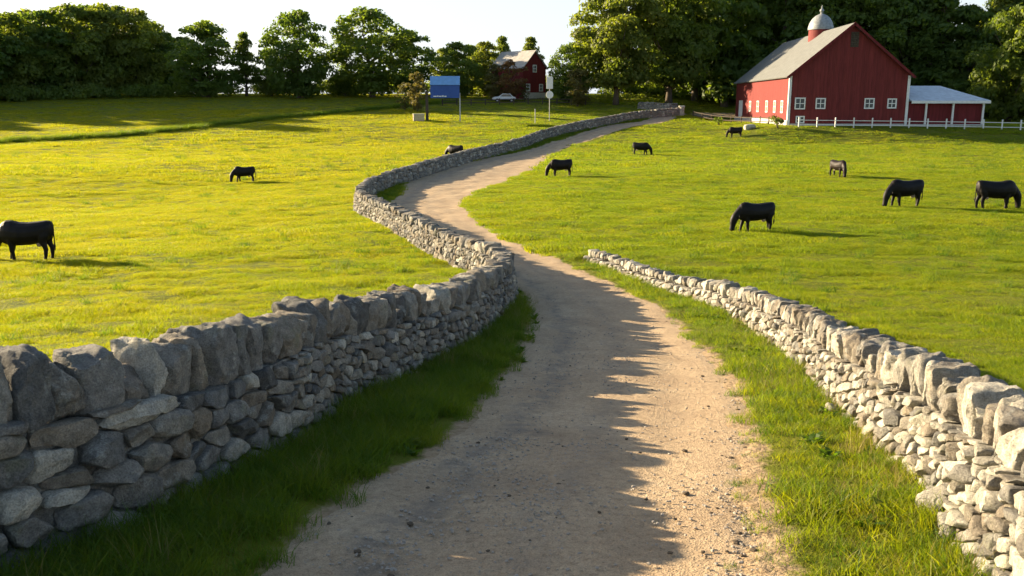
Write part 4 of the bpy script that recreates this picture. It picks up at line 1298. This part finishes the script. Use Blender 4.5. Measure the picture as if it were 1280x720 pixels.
for x_ in (2.35, 6.0, 10.1):
    m_ = MB(); m_.box((x_, -.1, 1.1), (.22, .22, 4.3)); m_.build('post', M['white'], shed)
m_ = MB(); m_.box((SW_ / 2, -.12, .0), (SW_, .2, .5)); m_.build('kerb', M['concrete'], shed)

# ------------------------------------------------------------------ fences
def rail_fence(name, label, pts, step, hgt, mat, rails, pw=.14, rh=.12):
    root = tag(empty(name), label, 'fence')
    p = Path(np.array(pts, float), .25)
    n = max(2, int(round(p.L / step)) + 1)
    q = np.linspace(0, p.L, n); C = p(q); N_ = p.nrm(q)
    for k in range(n):
        m_ = MB(); z = float(H(C[k, 0], C[k, 1]))
        m_.box((C[k, 0], C[k, 1], z + hgt / 2 - .2), (pw, pw, hgt + .4)); m_.build('post', mat, root)
    for r_ in rails:
        m_ = MB()
        for k in range(n - 1):
            a, b = C[k], C[k + 1]; za, zb = float(H(a[0], a[1])) + r_, float(H(b[0], b[1])) + r_
            o1 = N_[k] * (pw / 2 + .02); 
            v = []
            for (c, z) in ((a, za), (b, zb)):
                for d1 in (0, .05):
                    for dz in (-rh / 2, rh / 2): v.append((c[0] + N_[k][0] * (-pw / 2 - .003 - d1), c[1] + N_[k][1] * (-pw / 2 - .003 - d1), z + dz))
            m_.add(v, [(0, 1, 3, 2), (4, 6, 7, 5), (0, 4, 5, 1), (2, 3, 7, 6), (0, 2, 6, 4), (1, 5, 7, 3)])
        m_.build('rail', mat, root)
    return root
rail_fence('fence', 'white post and rail fence along the front of the red barn and shed', [(39.2, 122.3), (55, 121.0), (78, 119.4)], 2.45, 1.35, M['white'], (.35, .95), .14, .085)
rail_fence('fence', 'dark wooden rail fence beside the parked car beyond the field', [(-13, 168), (-2, 171), (8, 172), (14, 171)], 2.9, 1.2, M['wood_dark'], (.45, 1.0), .22, .16)
rail_fence('fence', 'weathered low rail fence between the gateway and the barn', [(30.6, 151.5), (33.5, 145), (36.5, 138), (38.6, 130)], 2.6, 1.15, M['wood_dark'], (.4, .95), .15, .13)

# gate pillars and the wall beyond
gx, gy = LW.C[-1, :2]
for (dx, dy, lab, mat_) in ((.55, .1, 'pale square stone gate pillar at the far end of the long wall', .95), (.1, 4.6, 'dark stone gate pillar behind the pale one', .1)):
    Pk, F = rocks(np.array([[.42, .42, .55]]), int(dx * 100 + 5), 9, 6, 3, .04)
    o = new_mesh('gate_pillar', Pk[0] + np.array([0, 0, .5]), F, M['stone'], None, True, sharp=40)
    Pc, F2 = rocks(np.array([[.5, .5, .13]]), int(dx * 100 + 9), 6, 5, 3, .04)
    cpo = new_mesh('pillar_cap', Pc[0] + np.array([0, 0, 1.62]), F2, M['stone'], o, True, sharp=40)
    Pb, F3 = rocks(np.array([[.44, .44, .5]]), int(dx * 100 + 3), 6, 6, 3, .04)
    bpo = new_mesh('pillar_shaft', Pb[0] + np.array([0, 0, 1.15]), F3, M['stone'], o, True, sharp=40)
    for q_ in (o, cpo, bpo): add_attr(q_, 'tint', np.full(len(q_.data.vertices), mat_))
    o.location = (gx + dx, gy + dy, float(H(gx + dx, gy + dy)) - .1)
    tag(o, lab, 'gate pillar')
fw = ground_line([(798, 136, 0, 1.2), (815, 137.2, 0, 1.3), (832, 138.6, 0, 1.3), (846, 139.5, 0, 1.3)])
FW = Path(fw, .1)
build_wall('stone_wall', FW, 'short sunlit stretch of stone wall under trees beyond the gateway', lambda s: np.full(np.shape(s), .22), lambda s: (.42, .28), lambda s: 8, .34, .26, lambda s: (.3, .55), 303)

# ------------------------------------------------------------------ far red house, car, billboard, signs
fb = tag(empty('farm_building', (x_at(668, 186), 186, float(H(x_at(668, 186), 186))), R(44)), 'distant dark red farm building with a sunlit whitish roof among trees', 'barn')
W2, L2, E2, P2 = 6.6, 9.5, 6.3, 9.5
m_ = MB()
m_.prism([(-W2 / 2, -1), (W2 / 2, -1), (W2 / 2, E2), (0, P2 - .1), (-W2 / 2, E2)], 'y', 0, .2); m_.prism([(-W2 / 2, -1), (W2 / 2, -1), (W2 / 2, E2), (0, P2 - .1), (-W2 / 2, E2)], 'y', L2 - .2, L2)
m_.box((-W2 / 2 + .1, L2 / 2, E2 / 2 - .5), (.2, L2 - .41, E2 + 1)); m_.box((W2 / 2 - .1, L2 / 2, E2 / 2 - .5), (.2, L2 - .41, E2 + 1))
m_.build('wall', M['red_dark'], fb)
m_ = MB(); s2 = math.atan2(P2 - E2, W2 / 2)
for sg in (-1, 1):
    e0 = (sg * (W2 / 2 + .4), E2 - .4 * math.tan(s2)); poly = [e0, (0, P2), (0, P2 + .18), (e0[0], e0[1] + .18)]
    m_.prism(poly if sg > 0 else poly[::-1], 'y', -.4, L2 + .4)
m_.build('roof', M['pale_roof'], fb)
for x_, z_ in ((-1.9, 2.2), (1.9, 2.2), (0, 6.0)): window(fb, x_, z_, 1.1, 1.5)
m_ = MB(); m_.box((0, -.06, .4), (W2 - .2, .1, 1.6)); m_.build('foundation', M['concrete'], fb)

def make_car():
    root = empty('car')
    sec = [(-2.25, .55), (-2.2, .95), (-1.75, 1.02), (-1.15, 1.58), (.35, 1.62), (1.05, 1.08), (2.0, .95), (2.25, .75), (2.22, .42), (-2.2, .42)]
    b = MB(); b.prism(sec[::-1], 'y', -.85, .85); o = b.build('body', M['car_paint'], root, True, 30)
    md = o.modifiers.new('soft', 'BEVEL'); md.width = .07; md.segments = 2
    for y_ in (-.852, .852):
        g_ = MB(); g_.prism([(-1.5, 1.05), (-1.08, 1.48), (.28, 1.52), (.85, 1.05)][::(-1 if y_ > 0 else 1)], 'y', y_ - .008, y_ + .008); g_.build('side_window', M['glass'], root)
    g_ = MB(); g_.add([(.42, -.72, 1.60), (1.06, -.76, 1.12), (1.06, .76, 1.12), (.42, .72, 1.60)], [(0, 1, 2, 3)]); 
    o = g_.build('windscreen', M['glass'], root); o.location = (.02, 0, .02)
    for x_ in (-1.4, 1.4):
        for y_ in (-.8, .8):
            wv = MB(); wv.tube([(x_, y_ - .11, .34), (x_, y_ + .11, .34)], .34, 18); wo = wv.build('wheel', M['tyre'], root, True, 40)
            hb = MB(); hb.tube([(x_, y_ - .125, .34), (x_, y_ + .125, .34)], .19, 14); hb.build('rim', M['metal_post'], wo, True, 40)
    for y_ in (-.6, .6):
        l_ = MB(); l_.box((2.235, y_, .74), (.06, .34, .16)); l_.build('headlight', M['white'], root)
        l_ = MB(); l_.box((-2.25, y_, .82), (.06, .26, .18)); l_.build('tail_light', M['lamp_red'], root)
    return root
car = make_car()
cx0 = x_at(630, 177); car.location = (cx0, 177, float(H(cx0, 177)) - .02); car.rotation_euler = (0, 0, R(186))
tag(car, 'silver car parked beyond the dark rail fence in front of the far red building', 'car')

# billboard: sheltered board on two posts
by = 143.0
bx0, bx1 = x_at(538.5, by), x_at(574.5, by)
gz = float(H((bx0 + bx1) / 2, by))
bb = tag(empty('billboard', ((bx0 + bx1) / 2, by, gz)), 'blue billboard with a pale blue top, raised on posts in the field', 'billboard')
bw = bx1 - bx0; zt = top_z(557, 95, by) - gz; zb = top_z(557, 122.5, by) - gz; zm = zt - (zt - zb) * .40
m_ = MB(); m_.box((0, 0, (zb + zm) / 2), (bw, .5, zm - zb)); pn = m_.build('panel', M['blue_dark'], bb)
m_ = MB(); m_.prism([(-.42, zm - .02), (.5, zm - .02), (.5, zt), (.2, zt)], 'x', -bw / 2 - .05, bw / 2 + .05); m_.build('top_panel', M['blue_light'], bb)
m_ = MB()
xx = -bw / 2 + .45
for k, (l_, h_) in enumerate(((.5, .16), (.22, .2), (.42, .15), (.3, .2), (.36, .16))):
    m_.box((xx + l_ / 2, -.256, zb + .26 + .03 * (k % 2)), (l_, .012, h_)); xx += l_ + .07
m_.build('marks', M['white'], pn)
for x_, wd, mt in ((-bw / 2 - .62, .42, 'wood_dark'), (bw / 2 + .05, .2, 'metal_post')):
    m_ = MB(); m_.box((x_, .05, zb / 2 + (.5 if wd > .3 else .2)), (wd, wd, zb + 1.2)); m_.build('post', M[mt], bb)
m_ = MB(); m_.box((-bw / 4, .16, zb + .35), (bw * .75, .14, .3)); m_.build('bearer', M['wood_dark'], bb)
# pale crate by the post
cx1, cy1 = at(523.5, 151.5)
cr = tag(empty('crate', (cx1, cy1, float(H(cx1, cy1))), .2), 'pale slatted wooden crate beside the dark post of the blue billboard', 'crate')
m_ = MB()
for k in range(4):
    m_.box((0, -.55, .16 + k * .27), (1.7, .05, .23)); m_.box((0, .55, .16 + k * .27), (1.7, .05, .23)); m_.box((-.85, 0, .16 + k * .27), (.05, 1.04, .23)); m_.box((.85, 0, .16 + k * .27), (.05, 1.04, .23))
m_.build('slats', M['wood_pale'], cr)
m_ = MB(); m_.box((0, 0, 1.14), (1.8, 1.2, .05)); m_.build('lid', M['white'], cr)
# pole signs near the wall
sx_ = x_at(687, 142); sg_ = float(H(sx_, 142))
sg = tag(empty('sign', (sx_, 142, sg_), .15), 'tall white pole sign with a blank panel above a rounded plate', 'sign')
zt2 = top_z(687, 96, 142) - sg_; z_m = top_z(687, 111, 142) - sg_; zr = top_z(687, 118.5, 142) - sg_
m_ = MB(); m_.tube([(0, .08, -.3), (0, .08, zt2 - .1)], .05, 8); m_.build('pole', M['metal_post'], sg, True, 40)
m_ = MB(); m_.box((0, 0, (zt2 + z_m) / 2), (1.0, .06, zt2 - z_m)); m_.build('panel', M['white'], sg)
m_ = MB(); m_.tube([(0, -.04, zr), (0, .02, zr)], .58, 20); m_.build('round_plate', M['white'], sg)
px2, py2 = x_at(669, 138), 138
ps = tag(empty('post', (px2, py2, float(H(px2, py2)))), 'thin grey marker post in the field near the white pole sign', 'post')
ph = top_z(669, 137, 138) - ps.location.z
m_ = MB(); m_.tube([(0, 0, -.3), (0, 0, ph)], .06, 8); m_.build('shaft', M['metal_post'], ps, True, 40)
m_ = MB(); m_.tube([(0, 0, ph + .002), (0, 0, ph + .1)], .09, 8); m_.build('cap', M['metal_post'], ps, True, 40)

# flowering bush and boulder at the near corner of the barn
def bush(name, x, y, h, r, mats, n, seed, label):
    g = np.random.default_rng(seed)
    root = tag(empty(name, (x, y, float(H(x, y)))), label, 'bush')
    lob = [(np.array([g.normal() * r * .45, g.normal() * r * .45, h * g.uniform(.3, .8)]), np.full(3, r * g.uniform(.3, .5))) for _ in range(n)]
    V, F = crown_leaves(lob, 14, .12, g); new_mesh('foliage', V, F, mats[0], root)
    m_ = MB()
    for c, rr in lob[:6]: m_.tube([(0, 0, -.1), tuple(c * np.array([.4, .4, .6])), tuple(c)], [.05, .035, .015], 5)
    m_.build('stem', M['bark'], root)
    if len(mats) > 1:
        V, F = crown_leaves([(c + np.array([0, 0, rr[0] * .3]), rr * .9) for c, rr in lob[:4]], 6, .13, g); new_mesh('blossom', V, F, mats[1], root)
    return root
bush('bush', 36.0, 121.2, 1.6, 1.1, [M['leaf_mid'], M['leaf_russet']], 9, 5, 'bush with russet flowers beside the near corner of the barn fence')
bush('bush', 31.6, 136.5, 1.2, 1.0, [M['leaf_mid']], 7, 6, 'low round bush in the grass by the weathered rail fence')
bx_, by_ = x_at(940, 123), 123.4
Pk, F = rocks(np.array([[.8, .5, .42]]), 77, 9, 3.4, 6, .05)
o = new_mesh('boulder', Pk[0], F, M['stone'], None, True, sharp=40); add_attr(o, 'tint', np.full(len(Pk[0]), 1.0))
o.location = (bx_, by_, float(H(bx_, by_)) + .3); tag(o, 'pale squared boulder lying left of the white fence by the barn', 'boulder')

# ------------------------------------------------------------------ camera, sky, sun
cam = bpy.data.cameras.new('camera'); co = bpy.data.objects.new('camera', cam); COL.objects.link(co)
cam.sensor_width = 36; cam.lens = FPX / 1280 * 36; cam.clip_end = 9000; cam.clip_start = .05
co.location = (0, 0, CAM_Z); co.rotation_euler = (math.pi / 2 - PITCH, 0, 0)
SC.camera = co
az = Vector((SUN_AZ[0], SUN_AZ[1], 0)).normalized()
sd = Vector((az.x * math.cos(R(SUN_EL)), az.y * math.cos(R(SUN_EL)), math.sin(R(SUN_EL))))
sun = bpy.data.lights.new('sun', 'SUN'); so = bpy.data.objects.new('sun', sun); COL.objects.link(so)
sun.energy = 5.0; sun.angle = R(.5); sun.color = (1.0, .80, .52)
so.rotation_euler = sd.to_track_quat('Z', 'Y').to_euler(); so.location = (-60, 40, 60)
wd = bpy.data.worlds.new('World'); SC.world = wd; wd.use_nodes = True
nt = wd.node_tree; nt.nodes.clear()
wo = nt.nodes.new('ShaderNodeOutputWorld'); bg = nt.nodes.new('ShaderNodeBackground'); sk = nt.nodes.new('ShaderNodeTexSky')
sk.sky_type = 'NISHITA'; sk.sun_disc = False; sk.sun_elevation = R(SUN_EL); sk.sun_rotation = math.atan2(az.x, az.y)
sk.altitude = 0; sk.air_density = 1.0; sk.dust_density = 1.5; sk.ozone_density = 1.0
bg.inputs[1].default_value = .066
# thin bright haze low in the sky, thickest towards the horizon
tcw = nt.nodes.new('ShaderNodeTexCoord'); sxw = nt.nodes.new('ShaderNodeSeparateXYZ'); nt.links.new(tcw.outputs['Generated'], sxw.inputs[0])
rpw = nt.nodes.new('ShaderNodeValToRGB'); nt.links.new(sxw.outputs[2], rpw.inputs[0])
rpw.color_ramp.elements[0].position = .0; rpw.color_ramp.elements[0].color = (.9, .9, .9, 1); rpw.color_ramp.elements[1].position = .38; rpw.color_ramp.elements[1].color = (0, 0, 0, 1)
mxw = nt.nodes.new('ShaderNodeMix'); mxw.data_type = 'RGBA'
nt.links.new(rpw.outputs[0], mxw.inputs[0]); nt.links.new(sk.outputs[0], mxw.inputs[6]); mxw.inputs[7].default_value = (4.0, 4.35, 4.75, 1)
nt.links.new(mxw.outputs[2], bg.inputs[0]); nt.links.new(bg.outputs[0], wo.inputs[0])
vs_ = SC.view_settings
vs_.view_transform = 'Standard'; vs_.look = 'None'; vs_.gamma = 1; vs_.exposure = 1.88; vs_.use_curve_mapping = False
SC.cycles.max_bounces = 6; SC.cycles.transparent_max_bounces = 4; SC.cycles.diffuse_bounces = 3; SC.cycles.transmission_bounces = 4
SC.cycles.use_denoising = True
SC.cycles.use_adaptive_sampling = True; SC.cycles.adaptive_threshold = .02
